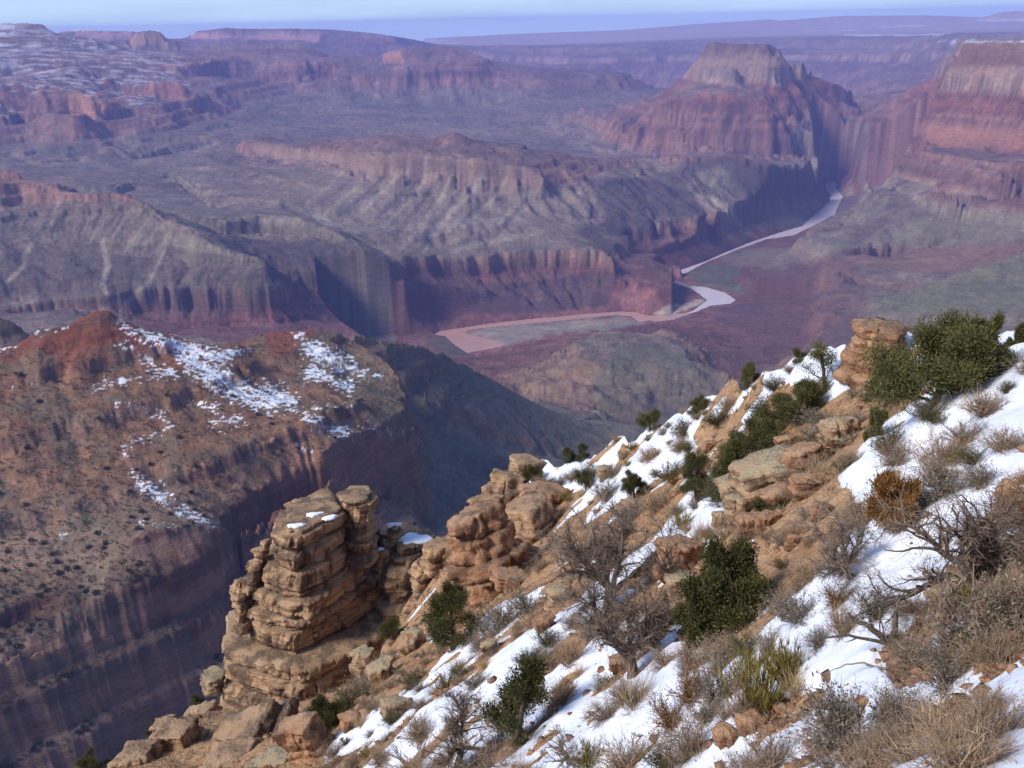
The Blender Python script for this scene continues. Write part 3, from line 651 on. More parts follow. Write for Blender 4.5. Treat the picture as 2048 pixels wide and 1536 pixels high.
# the near ridge: red top, tan flank, grey foot
nr = (Rx < 1800) & (PXx < 842)
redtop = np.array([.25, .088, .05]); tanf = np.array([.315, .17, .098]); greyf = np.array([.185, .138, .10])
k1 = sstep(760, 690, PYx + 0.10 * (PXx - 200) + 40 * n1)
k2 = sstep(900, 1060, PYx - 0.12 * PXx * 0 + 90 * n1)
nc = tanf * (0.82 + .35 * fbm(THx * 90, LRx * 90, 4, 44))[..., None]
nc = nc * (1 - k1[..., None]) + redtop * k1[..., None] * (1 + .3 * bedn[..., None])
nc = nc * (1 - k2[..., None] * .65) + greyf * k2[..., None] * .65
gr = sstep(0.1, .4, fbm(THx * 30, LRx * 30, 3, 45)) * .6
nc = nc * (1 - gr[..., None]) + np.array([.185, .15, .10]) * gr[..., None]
nrw = sstep(872, 822, PXx + 14 * n1) * (Rx < 1800)
wn_ = nrw * (Rx > 1000) * (1 - .7 * cliff)
rc_ = (nrw * cliff * (STR < -540))[..., None] * .7
COL = COL * (1 - rc_) + np.array([.27, .125, .08]) * (1 + .35 * n1[..., None]) * rc_
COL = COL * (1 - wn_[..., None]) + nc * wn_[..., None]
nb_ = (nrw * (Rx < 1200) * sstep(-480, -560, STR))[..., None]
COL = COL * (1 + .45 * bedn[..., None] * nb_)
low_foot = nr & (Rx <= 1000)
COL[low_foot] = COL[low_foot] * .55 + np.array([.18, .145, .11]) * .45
paint([(560, 690), (600, 672), (640, 668), (700, 690), (780, 745), (815, 800), (820, 860), (740, 850), (690, 800), (640, 740)], (.17, .15, .10), 1200, 1800, .55, 40, 10)
paint([(540, 690), (588, 682), (590, 705), (545, 715)], (.30, .10, .05), 1300, 1800, .7, 41, 3)
# the grey-green slope beyond it
gs = np.where(Rx < 2700, .65 * (1 - nrw), 0)[..., None]
gc = np.array([.160, .146, .112]) * (1 + .25 * fbm(THx * 70, LRx * 70, 4, 46))[..., None]
COL = COL * (1 - gs) + gc * gs
paint([(905, 810), (1000, 860), (1070, 880), (1070, 900), (960, 870), (880, 830)], (.24, .11, .07), 1700, 2300, .5, 42, 6)
# --- snow
SNOW = np.zeros(Rx.shape, np.float32)
sel = (Rx > 1000) & (Rx < 1800) & (PXx < 860) & (PYx < 1110)
px = PXx[sel]; py = PYx[sel]
big = [([(240, 645, 8), (300, 672, 16), (370, 700, 24), (440, 715, 22), (480, 705, 8)], .9), ([(390, 720, 30), (430, 755, 26), (490, 790, 22), (540, 815, 16)], .8), ([(470, 770, 22), (540, 790, 32), (590, 805, 26)], .45),
       ([(595, 675, 10), (630, 700, 22), (665, 720, 20), (720, 745, 14), (760, 752, 6)], .85), ([(700, 770, 20), (620, 745, 20)], .35), ([(290, 757, 5), (350, 745, 8), (190, 772, 4)], 1.0), ([(235, 818, 5), (300, 818, 9), (340, 850, 8), (300, 870, 8), (250, 895, 10), (275, 890, 9)], .75),
       ([(380, 805, 6), (430, 815, 8)], .7), ([(430, 845, 5), (480, 838, 4)], 1.1), ([(510, 820, 8), (600, 822, 5), (640, 850, 10), (690, 860, 14), (700, 870, 8)], .85), ([(585, 885, 4), (625, 908, 8)], .7), ([(265, 955, 5), (320, 990, 12), (380, 1028, 10), (425, 1055, 5)], .95), ([(650, 852, 3), (830, 864, 2)], 1.0),
       ([(100, 1075, 2), (140, 1060, 2)], .7), ([(620, 820, 2), (700, 805, 3)], .6), ([(260, 1045, 3), (340, 1050, 3), (380, 1065, 3)], .6), ([(75, 655, 2), (125, 650, 2)], 1.0), ([(0, 696, 2), (28, 690, 2)], 1.0), ([(25, 772, 3), (80, 772, 3)], .5), ([(240, 690, 14), (300, 720, 16)], .3)]
ns = fbm(px / 8.0, py / 2.6, 3, 300) * 32 + fbm(px / 40., py / 16., 2, 301) * 8 + 8.5
sn = np.zeros(px.shape, np.float32)
for pts, st in big:
    d = seg_dist(px, py, pts)
    sn = np.maximum(sn, sstep(3, -3, d + ns + (1 - st) * 12))
SNOW[sel] = .88 * sn * (1 - .7 * cliff[sel])
up = sstep(-420, -120, Zx) * (Rx > 9000) * (Rx < 15000) * np.maximum(sstep(-.375, -.42, THx), .62 * sstep(.25, .5, fbm(THx * 60, LRx * 60, 2, 305)) * sstep(-.1, -.25, THx)) * sstep(1.1, .55, SL)
SNOW = np.maximum(SNOW, up * sstep(-.02, .35, fbm(THx * 70, LRx * 260, 3, 302) * .8 + .7 * vnoise(STR / 20, THx * 26, 306) - .12 - .08 + .16 * (THx < -.44)) * (.26 + .25 * (THx < -.44)))
up = (Rx > 15000) * (Rx < 20000) * sstep(0, -.15, THx) * sstep(-40, 40, Zx) * sstep(.5, .25, SL)
SNOW = np.maximum(SNOW, up * .8)
up = (Rx > 8500) * (Rx < 12500) * (THx < -.30) * sstep(-640, -560, Zx) * sstep(.8, .5, SL)
SNOW = np.maximum(SNOW, up * sstep(.08, .3, fbm(THx * 80, LRx * 300, 3, 303)) * .32)
for band in ([(1690, 70, 1.5), (1850, 70, 1.2), (1900, 66, 1)], [(1600, 62, 1), (1720, 60, 1)], [(1960, 41, 2), (2060, 39, 2)], [(1730, 56, 1), (1850, 52, 1)], [(1870, 83, 1.2), (2060, 84, 1.2)]):
    sel = (Rx > 6800) & (PXx > 1550) & (PYx < 95)
    SNOW[sel] = np.maximum(SNOW[sel], .5 * sstep(1.0, -1.0, seg_dist(PXx[sel], PYx[sel], band) + 1.6 * fbm(PXx[sel] / 25, PYx[sel] / 2, 3, 310)))
COL = COL * (1 - SNOW[..., None]) + np.array([.78, .80, .84]) * SNOW[..., None]
# far plateau: paled, the whiteness of distant haze put into its colour
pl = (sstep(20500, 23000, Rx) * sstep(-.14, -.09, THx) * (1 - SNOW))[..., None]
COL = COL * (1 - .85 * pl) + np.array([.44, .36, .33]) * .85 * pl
fw = ((Rx > 15500) & (PXx > 870) & (PXx < 1900))[..., None] * .55 * cliff[..., None]  # pinkish light on the far wall cliffs, painted into their colour
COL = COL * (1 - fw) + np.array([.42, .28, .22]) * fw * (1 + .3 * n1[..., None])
COL = np.clip(COL * (.72 + .28 * SNOW[..., None]), .01, .85)

nt = NT('canyon rock')
at_ = nt.new('Attribute', attribute_name='col')
geo = nt.new('NewGeometry')
mp = nt.new('Mapping'); mp.inputs['Scale'].default_value = (1, 1, 5.0); nt.link(geo.outputs['Position'], mp.inputs['Vector'])
nA = nt.noise(0.022, 6, .65, mp.outputs[0]); nB = nt.noise(0.006, 5, .6, geo.outputs['Position']); nC = nt.noise(0.13, 5, .65, mp.outputs[0])
c1 = nt.mix(1.0, at_.outputs['Color'], nt.ramp(nA, [(.30, .72), (.70, 1.25)]), 'MULTIPLY')
c2 = nt.mix(1.0, c1, nt.ramp(nB, [(.3, .86), (.7, 1.14)]), 'MULTIPLY')
c2 = nt.mix(1.0, c2, nt.ramp(nC, [(.3, .75), (.7, 1.25)]), 'MULTIPLY')
nt.bump(nt.math('ADD', nt.math('MULTIPLY', nC, .45), nt.math('ADD', nA, nt.math('MULTIPLY', nB, 2.0))), 9.0, .6)
M_ROCK = nt.done(c2, .95, .1)

REG = np.full(Rx.shape, 1, np.int8)
REGN = {1: 'canyon_terrain', 2: 'snowy_red_ridge_hill', 3: 'grey_slope_terrain', 4: 'red_hills', 5: 'flat_topped_mountain', 6: 'banded_cliff_terrain', 7: 'north_rim_mountains', 8: 'far_plateau_terrain', 9: 'tan_mesa_terrain'}
REG[(Rx < 2700)] = 3
REG[(Rx < 1790) & (PXx < 840) & (Rx > 850)] = 2
REG[(Rx >= 2700) & (Rx < 4100) & (PXx > 930) & (PXx < 1500)] = 4
REG[(Rx > 8000) & (Rx < 10300) & (PXx > 1235) & (PXx < 1680)] = 5
REG[(Rx > 6000) & (Rx < 14500) & (PXx >= 1735)] = 6
REG[(Rx > 8600) & (PXx < 885)] = 7
REG[(Rx > 14500) & (PXx >= 885)] = 8
REG[(Rx > 5000) & (Rx < 8000) & (PXx > 560) & (PXx < 1180)] = 9
vid = np.arange(NTH * NROW).reshape(NTH, NROW)
Q = np.stack([vid[:-1, :-1], vid[1:, :-1], vid[1:, 1:], vid[:-1, 1:]], -1)
QR = REG[:-1, :-1]
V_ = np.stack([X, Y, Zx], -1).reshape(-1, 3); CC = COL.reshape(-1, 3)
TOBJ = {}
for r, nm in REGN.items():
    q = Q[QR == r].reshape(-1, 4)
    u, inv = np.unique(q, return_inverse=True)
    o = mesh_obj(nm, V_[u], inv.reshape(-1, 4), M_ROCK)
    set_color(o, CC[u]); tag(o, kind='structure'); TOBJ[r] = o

# ------------------------------------------------------------------ river
def water(name, a, b):
    nt = NT(name); geo = nt.new('NewGeometry')
    nA = nt.noise(0.02, 4, .6, geo.outputs['Position'])
    nt.bump(nA, 1.2, .2)
    return nt.done(nt.ramp(nA, [(.3, a), (.7, b)]), .3, .6)
M_WATER = [water('water painted sky pale', (.48, .40, .395), (.54, .455, .445)), water('muddy red water', (.36, .20, .155), (.42, .245, .195))]  # the far reach's paler colour carries its painted sky reflection
bm = bmesh.new()
for k, rp in enumerate(RWORLD):
    vs = [bm.verts.new(p) for p in rp]
    bm.faces.new(vs).material_index = k
for f in bm.faces: f.normal_update()
bmesh.ops.triangulate(bm, faces=bm.faces[:])
for f in bm.faces:
    f.normal_update()
    if f.normal.z < 0: f.normal_flip()
    if f.material_index == 1 and project(np.array(f.calc_center_median()))[0] > 1375: f.material_index = 0
me = bpy.data.meshes.new('river'); bm.to_mesh(me); bm.free(); [me.materials.append(w_) for w_ in M_WATER]
river = bpy.data.objects.new('river', me); C.collection.objects.link(river); tag(river, kind='structure')
# ------------------------------------------------------------------ the near slope: ground, snow
GP = [(2048, 1536, 5.2), (1800, 1536, 7), (1536, 1536, 9.5), (1280, 1536, 12.5), (1024, 1536, 17), (800, 1536, 25), (640, 1536, 34), (450, 1536, 46), (300, 1536, 50),
      (2048, 1350, 6.8), (2048, 1200, 9), (2048, 1050, 12.3), (2048, 950, 14.8), (2048, 850, 18.5), (2048, 760, 23), (1800, 1300, 9.5), (1800, 1150, 12.5), (1800, 1000, 17), (1800, 850, 24), (1850, 770, 30), (1700, 760, 37),
      (1600, 1400, 10.5), (1600, 1250, 14), (1600, 1100, 20), (1600, 950, 28), (1600, 850, 36), (1400, 1450, 12.5), (1400, 1300, 18), (1400, 1150, 26), (1400, 1000, 37), (1400, 900, 47),
      (1200, 1450, 15.5), (1200, 1330, 20.5), (1200, 1200, 30), (1200, 1050, 45), (1200, 960, 60), (1000, 1450, 20), (1000, 1350, 27), (1000, 1250, 38), (1000, 1150, 54), (1000, 1050, 68),
      (850, 1450, 26), (850, 1350, 38), (850, 1290, 50), (720, 1450, 36), (560, 1480, 46), (420, 1490, 50)]
CREST = [(-400, 1950, 28), (-100, 1750, 38), (100, 1610, 46), (240, 1535, 51), (330, 1450, 58), (450, 1420, 65), (560, 1425, 66), (640, 1400, 64), (700, 1372, 63), (750, 1335, 64), (790, 1250, 80), (830, 1180, 86), (865, 1112, 88), (900, 1080, 86), (950, 1005, 83), (1000, 950, 80), (1060, 938, 78),
         (1160, 916, 72), (1270, 870, 64), (1380, 822, 56), (1480, 764, 50), (1580, 730, 46), (1680, 694, 42), (1740, 676, 40), (1800, 672, 39), (1900, 674, 36), (2000, 678, 30), (2100, 690, 27), (2400, 720, 22), (2700, 740, 20)]
gp3 = np.array([at(*p) for p in GP] + [at(*p) for p in CREST] + [np.array([0, 0, -1.65]), np.array([3, -2, -0.6]), np.array([-3, 2, -4.2])])
def tps(r2): return 0.5 * r2 * np.log(r2 + 1e-9)
_c = gp3[:, :2] / 30.0
_A = tps(((_c[:, None] - _c[None]) ** 2).sum(-1)) + np.eye(len(_c)) * 0.004
_n = len(_c); _P = np.column_stack([np.ones(_n), _c])
_M = np.block([[_A, _P], [_P.T, np.zeros((3, 3))]])
_w = np.linalg.solve(_M, np.concatenate([gp3[:, 2], np.zeros(3)]))
def gsmooth(x, y):
    q = np.stack([np.asarray(x, float).ravel(), np.asarray(y, float).ravel()], -1) / 30.0
    out = np.zeros(len(q))
    for i in range(0, len(q), 40000):
        b = q[i:i + 40000]
        out[i:i + 40000] = tps(((b[:, None] - _c[None]) ** 2).sum(-1)) @ _w[:_n] + _w[_n] + b @ _w[_n + 1:]
    return out.reshape(np.shape(x))

GT = np.linspace(math.radians(-42), math.radians(78), 1200)
cth = np.array([math.atan2(at(*p)[0], at(*p)[1]) for p in CREST]); crr = np.array([p[2] for p in CREST], float)
o_ = np.argsort(cth); RC = np.interp(GT, cth[o_], crr[o_])
RC = RC * (1 + 0.025 * vnoise(GT * 60, GT * 0, 12) + .005 * vnoise(GT * 220, GT * 0, 13))
N1, N2 = 800, 110
tt = np.concatenate([np.linspace(0, 1, N1), 1 + (np.linspace(0, 1, N2 + 1)[1:]) ** 1.5 * 1.0])
GR = np.where(tt[None] <= 1, 1.2 * (RC[:, None] / 1.2) ** np.minimum(tt[None], 1), RC[:, None] * (1 + 0.55 * np.maximum(tt[None] - 1, 0)))
GX = GR * np.sin(GT)[:, None]; GY = GR * np.cos(GT)[:, None]
Rin = np.minimum(GR, RC[:, None])
GZ = gsmooth(Rin * np.sin(GT)[:, None], Rin * np.cos(GT)[:, None])
ex = np.maximum(GR - RC[:, None], 0)
GZ = GZ - 1.45 * ex - 0.9 * np.minimum(ex, 6) * sstep(0, 5, ex)
lowamp = np.clip(GR / 22, .25, 1)
GZs = GZ + lowamp * (0.30 * fbm(GX / 5.0, GY / 5.0, 3, 21) + 0.10 * fbm(GX / 1.4, GY / 1.4, 3, 22))
# terraces along the contour, as on any creeping slope
al = GX * .74 + GY * .67; ac = -GX * .67 + GY * .74
GZs = GZs + lowamp * .16 * fbm(al / 7.0, ac / 1.7, 3, 23)
GZr = GZs + np.clip(GR / 30, .2, 1) * (0.075 * fbm(GX / .55, GY / .55, 3, 24) + .5 * sstep(0, 3, ex) * fbm(GX / 2.5, GZ / 1.0, 3, 25))
GPX, GPY = project(np.stack([GX, GY, GZs], -1))

SB = np.array([(1950, 750, .9), (2030, 720, .9), (2020, 900, .7), (1850, 850, .45), (2000, 1000, .35), (1900, 1100, .2), (1750, 880, .2), (1650, 1150, .25), (1600, 1300, .65), (1400, 1400, .5), (1700, 1350, .8), (1750, 1500, .85), (2000, 1500, .8), (1980, 1350, .35), (1300, 1500, .5), (1500, 1450, .6), (1200, 1250, .2),
    (1100, 1300, .35), (1000, 1400, .3), (850, 1450, .28), (760, 1480, .35), (700, 1525, .2), (600, 1450, -1), (400, 1500, -1), (700, 1350, -.6), (900, 1200, -.4), (1000, 1050, -.8), (1000, 970, -.3), (1100, 960, .3), (1200, 920, .25), (1250, 1000, .05), (1350, 950, .15), (1320, 855, .2), (1450, 795, .15), (1650, 735, .6),
    (1550, 900, -.6), (1550, 1000, -.7), (1650, 950, -.3), (1450, 1080, .15), (1400, 1130, -.1), (1550, 1130, .0), (1500, 1200, .1), (1600, 800, -.2), (1740, 790, -.2), (1850, 950, .1), (1100, 1180, -.2), (1250, 1130, -.1), (800, 1300, -.5), (1000, 1260, .15), (940, 1330, .1), (1750, 960, .25), (1650, 1440, -.1), (1560, 1420, -.1), (1850, 1350, .1)])
wS = 0; bS = 0
for x, y, b in SB:
    w = 1 / (((GPX - x) / 1.0) ** 2 + (GPY - y) ** 2 + 900) ** 1.6
    wS = wS + w; bS = bS + w * b
bS = bS / wS
SN = bS + .58 * fbm(al / 3.4, ac / 1.15, 3, 26) + .34 * fbm(al / 1.1, ac / .55, 3, 28) + .45 * fbm(al / 8.0, ac / 3.0, 2, 27) - .08
for pts, k in (([(1990, 700, 12), (2040, 760, 40)], .8), ([(1880, 830, 14), (1980, 800, 20), (2048, 790, 30)], .6), ([(1740, 905, 10), (1800, 900, 22), (1840, 880, 14)], .6), ([(1910, 890, 10), (2048, 850, 16)], .6), ([(1700, 960, 10), (1790, 905, 10)], .5), ([(1680, 960, 6), (1730, 955, 8)], .5),
               ([(1760, 1080, 12), (1900, 1000, 26)], .35), ([(1600, 960, 2), (1580, 930, 2)], -.3), ([(1600, 1360, 22), (1700, 1300, 34), (1770, 1250, 18)], .7), ([(1240, 1420, 14), (1320, 1370, 26), (1345, 1330, 14)], .8), ([(1180, 1520, 20), (1330, 1420, 24), (1420, 1400, 16)], .5), ([(1560, 1500, 24), (1680, 1420, 26), (1760, 1390, 22)], .5),
               ([(1830, 1400, 20), (1930, 1340, 18)], .4), ([(1980, 1480, 30), (2040, 1400, 30)], .6), ([(1580, 1240, 12), (1660, 1180, 16), (1740, 1120, 12)], .5), ([(930, 1290, 8), (1000, 1230, 10)], .5), ([(1000, 1340, 8), (1120, 1240, 10)], .4), ([(690, 1490, 10), (760, 1440, 14), (850, 1400, 8)], .4), ([(1380, 1120, 8), (1430, 1050, 12)], .45), ([(1060, 975, 6), (1160, 960, 12), (1180, 945, 10)], .5), ([(1290, 890, 6), (1360, 845, 6)], .4), ([(1540, 755, 5), (1690, 725, 22)], .5), ([(1280, 960, 6), (1350, 905, 8)], .4), ([(1620, 875, 5), (1720, 845, 7)], .6)):
    SN = SN + k * sstep(26, -14, seg_dist(GPX, GPY, pts))
SN = np.where(ex > 0.8, -.5, SN)
SN = blur(SN, 2)
thick = 0.26 * sstep(-.04, .55, SN) * np.clip(.35 + SN, .2, 1.2) * np.clip(GR / 14, .55, 1.2)
SZ = GZs + np.where(SN > 0, thick + .03, SN * 0.5 - .02)
SZ = np.where(SN < -.15, GZr - .25, SZ)
SZ = blur(SZ, 1)

nt = NT('orange dirt')
geo = nt.new('NewGeometry'); P_ = geo.outputs['Position']
n1_ = nt.noise(.35, 6, .6, P_); n2_ = nt.noise(4.5, 5, .7, P_); n3_ = nt.noise(19, 3, .6, P_)
vo = nt.new('TexVoronoi'); vo.inputs['Scale'].default_value = 5.0; nt.link(P_, vo.inputs['Vector'])
base_ = nt.ramp(n1_, [(.3, (.28, .130, .055)), (.5, (.36, .19, .088)), (.7, (.43, .27, .15))])
base_ = nt.mix(nt.ramp(n2_, [(.45, 0.0), (.65, .8)]), base_, (.50, .33, .18))
base_ = nt.mix(1.0, base_, nt.ramp(n3_, [(.3, .62), (.7, 1.25)]), 'MULTIPLY')
vc = nt.new('SeparateColor'); nt.link(vo.outputs['Color'], vc.inputs['Color'])
base_ = nt.mix(nt.ramp(vc.outputs[0], [(.62, 0.0), (.7, .6)]), base_, (.22, .15, .095))
nt.bump(nt.math('ADD', nt.math('MULTIPLY', n2_, 1.0), nt.math('MULTIPLY', vo.outputs['Distance'], .5)), .12, .9)
M_DIRT = nt.done(base_, .95, .15)
gv = np.arange(len(GT) * len(tt)).reshape(len(GT), len(tt))
gq = np.stack([gv[:-1, :-1], gv[1:, :-1], gv[1:, 1:], gv[:-1, 1:]], -1).reshape(-1, 4)
ground = tag(mesh_obj('ground', np.stack([GX, GY, GZr], -1).reshape(-1, 3), gq, M_DIRT), kind='structure')

nt = NT('snow')
geo = nt.new('NewGeometry'); P_ = geo.outputs['Position']
n1_ = nt.noise(1.6, 5, .6, P_); n2_ = nt.noise(14, 4, .6, P_)
base_ = nt.ramp(n1_, [(.25, (.62, .64, .69)), (.7, (.75, .76, .79))])
base_ = nt.mix(nt.ramp(n2_, [(.60, 0.0), (.78, .22)]), base_, (.50, .40, .30))      # blown grit
nt.bump(nt.math('ADD', n1_, nt.math('MULTIPLY', n2_, .25)), .07, .55)
nt.b.inputs['Subsurface Weight'].default_value = 0.0
M_SNOW = nt.done(base_, .6, .3)
ks = (SN > -.25)
kq = ks.reshape(-1)[gq].any(1) & (tt[None].repeat(len(GT), 0).reshape(-1)[gq].max(1) < 1.3)
u, inv = np.unique(gq[kq], return_inverse=True)
snow = tag(mesh_obj('snow', np.stack([GX, GY, SZ], -1).reshape(-1, 3)[u], inv.reshape(-1, 4), M_SNOW), kind='structure')

# what the near ground is, at a pixel or at a place
GTOP = np.maximum(GZr, SZ); GEL = GTOP / GR
def col_of(th): return int(np.clip(round((th - GT[0]) / (GT[1] - GT[0])), 0, len(GT) - 1))
def hit(x, y):
    """first near ground the line of sight through pixel (x, y) meets: point, snow (bool)"""
    d = pix_dir(x, y); th = math.atan2(d[0], d[1]); m_ = d[2] / math.hypot(d[0], d[1]); i = col_of(th)
    j = np.nonzero(GEL[i, :N1 + 12] >= m_)[0]
    j = int(j[0]) if len(j) else N1 - 2
    R = GR[i, j]
    return np.array([R * math.sin(th), R * math.cos(th), GTOP[i, j]]), bool(SZ[i, j] > GZr[i, j]), R
def near_z(x, y):
    th = math.atan2(x, y); R = math.hypot(x, y); i = col_of(th)
    return float(np.interp(R, GR[i], GTOP[i])), bool(np.interp(R, GR[i], SZ[i] - GZr[i]) > 0)
# ------------------------------------------------------------------ rocks
def rock_mat(name, light, mid, dark, lichen, scale=1.0, lichen_amt=.5):
    nt = NT(name)
    tc = nt.new('TexCoord'); P = tc.outputs['Object']
    mp = nt.new('Mapping'); mp.inputs['Scale'].default_value = (.35 * scale, .35 * scale, 3.2 * scale); nt.link(P, mp.inputs['Vector'])
    a = nt.noise(1.0, 5, .6, mp.outputs[0]); mq = nt.new('Mapping'); mq.inputs['Scale'].default_value = (.75 * scale, .75 * scale, .42 * scale); nt.link(P, mq.inputs['Vector']); b = nt.noise(1.0, 6, .62, mq.outputs[0]); c = nt.noise(9 * scale, 4, .6, P)
    col = nt.ramp(a, [(.28, dark), (.45, mid), (.62, light), (.8, mid)])
    col = nt.mix(nt.ramp(b, [(.47, 0.0), (.56, .88)]), col, dark)
    geo = nt.new('NewGeometry'); sx = nt.new('SeparateXYZ'); nt.link(geo.outputs['Normal'], sx.inputs[0])
    up = nt.ramp(sx.outputs['Z'], [(.45, 0.0), (.85, 1.0)])
    li = nt.math('MULTIPLY', up, nt.ramp(c, [(.42, 0.0), (.62, lichen_amt)]))
    col = nt.mix(li, col, lichen)
    col = nt.mix(1.0, col, nt.ramp(c, [(.25, .66), (.75, 1.22)]), 'MULTIPLY')
    nt.bump(nt.math('ADD', nt.math('MULTIPLY', a, .8), nt.math('ADD', nt.math('MULTIPLY', b, .6), nt.math('MULTIPLY', c, .35))), .35 / scale, .8)
    return nt.done(col, .92, .2)
M_TAN = rock_mat('tan sandstone', (.46, .295, .168), (.32, .185, .100), (.095, .055, .036), (.17, .14, .095), .6, .7)
M_RED = rock_mat('orange sandstone', (.40, .235, .13), (.29, .145, .075), (.11, .055, .032), (.26, .22, .15), 1.2, .5)
M_LICH = rock_mat('lichened rock', (.38, .27, .16), (.33, .20, .115), (.13, .09, .06), (.27, .255, .165), 1.4, .95)

def layered(poly, layers, nphi, seed, rough=.3, lean=0.0):
    """stacked beds with ledges: poly corners (x, y) about the origin; layers (z0, z1, scale, dx, dy) or (z0, z1, own poly)"""
    phi = np.linspace(0, 2 * math.pi, nphi, endpoint=False)
    def radial(pl):
        pl = np.asarray(pl, float); c = pl.mean(0); q = pl - c; r = np.full(nphi, 1e9)
        d = np.stack([np.cos(phi), np.sin(phi)], -1)
        for i in range(len(q)):
            a, b = q[i], q[(i + 1) % len(q)]; e = b - a
            den = d[:, 0] * e[1] - d[:, 1] * e[0]
            den = np.where(abs(den) < 1e-9, 1e-9, den)
            t = (a[0] * e[1] - a[1] * e[0]) / den
            s = (a[0] * d[:, 1] - a[1] * d[:, 0]) / den
            ok = (t > 0) & (s >= -.001) & (s <= 1.001)
            r = np.where(ok & (t < r), t, r)
        r = np.where(r > 1e8, np.median(r[r < 1e8]), r)
        return c, r
    rows = []
    for L_ in layers:
        if len(L_) == 3: z0, z1, pl = L_; c, r = radial(pl)
        else:
            z0, z1, sc, dx, dy = L_; c, r = radial(poly); c = c + np.array([dx, dy]); r = r * sc
        h = z1 - z0; n = max(4, int(h / (rough * 1.1)) + 3)
        for k in range(n + 1):
            t = k / n
            ins = 1 - .085 * max(0, 1 - t / .22) - .035 * max(0, (t - .9) / .1) ** 2
            rows.append((z0 + h * t, c, r * ins, z0))
    V = []
    for z, c, r, _ in rows:
        V.append(np.stack([c[0] + r * np.cos(phi), c[1] + r * np.sin(phi), np.full(nphi, z)], -1))
    nr_ = len(V)
    z, c, r, _ = rows[-1]
    for f_ in (.86, .66, .42, .2, .04):
        V.append(np.stack([c[0] + r * f_ * np.cos(phi), c[1] + r * f_ * np.sin(phi), np.full(nphi, z + .04 * (1 - f_))], -1))
    V = np.array(V)
    flat = V.reshape(-1, 3)
    c0 = np.array([x[1] for x in rows] + [c] * 5).repeat(nphi, 0).reshape(-1, 2)
    dirv = flat[:, :2] - c0; rr = np.linalg.norm(dirv, axis=1, keepdims=True); dirv = dirv / np.maximum(rr, 1e-6)
    sc_ = rough
    n_ = fbm3(np.column_stack([flat[:, :2] / (sc_ * 9), flat[:, 2] / (sc_ * 4)]) + seed, 3, seed) * sc_ * 1.0
    # jointed blocks: steps, not swells
    for cs_, am_ in ((8.0, 2.0), (3.4, .8)):
        wv = flat + np.stack([vnoise3(flat / (sc_ * 5) + 3 * q_, seed + q_) for q_ in range(3)], -1) * sc_ * 1.1
        b_ = np.floor(np.column_stack([wv[:, :2] / (sc_ * cs_), wv[:, 2] / (sc_ * cs_ * .5)])).astype(np.int64)
        n_ += (hash3(b_[:, 0], b_[:, 1], b_[:, 2], seed + int(cs_ * 10)) - .6) * sc_ * am_
    n_ += fbm3(np.column_stack([flat[:, :2] / (sc_ * 2.4), flat[:, 2] / (sc_ * 1.3)]) + seed, 3, seed + 3) * sc_ * .45
    # thin beds: hollows that keep their height round the whole block
    bed_ = vnoise3(np.column_stack([flat[:, :2] / (sc_ * 22), flat[:, 2] / (sc_ * .9)]) + seed, seed + 9)
    n_ += np.minimum(bed_, .1) * sc_ * .45
    # vertical joints
    j = vnoise3(np.column_stack([flat[:, :2] / (sc_ * 3.2), flat[:, 2] / (sc_ * 14)]) + seed, seed + 14)
    n_ -= np.maximum(0, .12 - abs(j)) * sc_ * 7.0
    k = np.clip(rr[:, 0] / (sc_ * 2.5), 0, 1)
    flat[:, :2] += dirv * (n_ * k)[:, None]
    flat[:, 2] += fbm3(flat / (sc_ * 4) + 7, 3, seed + 20) * sc_ * .32
    if lean: flat[:, 0] += lean * np.maximum(flat[:, 2], 0)
    R_ = len(V)
    v = np.arange(R_ * nphi).reshape(R_, nphi); v2 = np.roll(v, -1, 1)
    q = np.stack([v[:-1], v2[:-1], v2[1:], v[1:]], -1).reshape(-1, 4)
    faces = [q, np.array([v[-1]]), np.array([v[0][::-1]])]
    return flat, faces

def empty(name, loc, rz=0.0):
    e = bpy.data.objects.new(name, None); e.location = loc; e.rotation_euler = (0, 0, rz); e.empty_display_size = .3
    C.collection.objects.link(e); return e

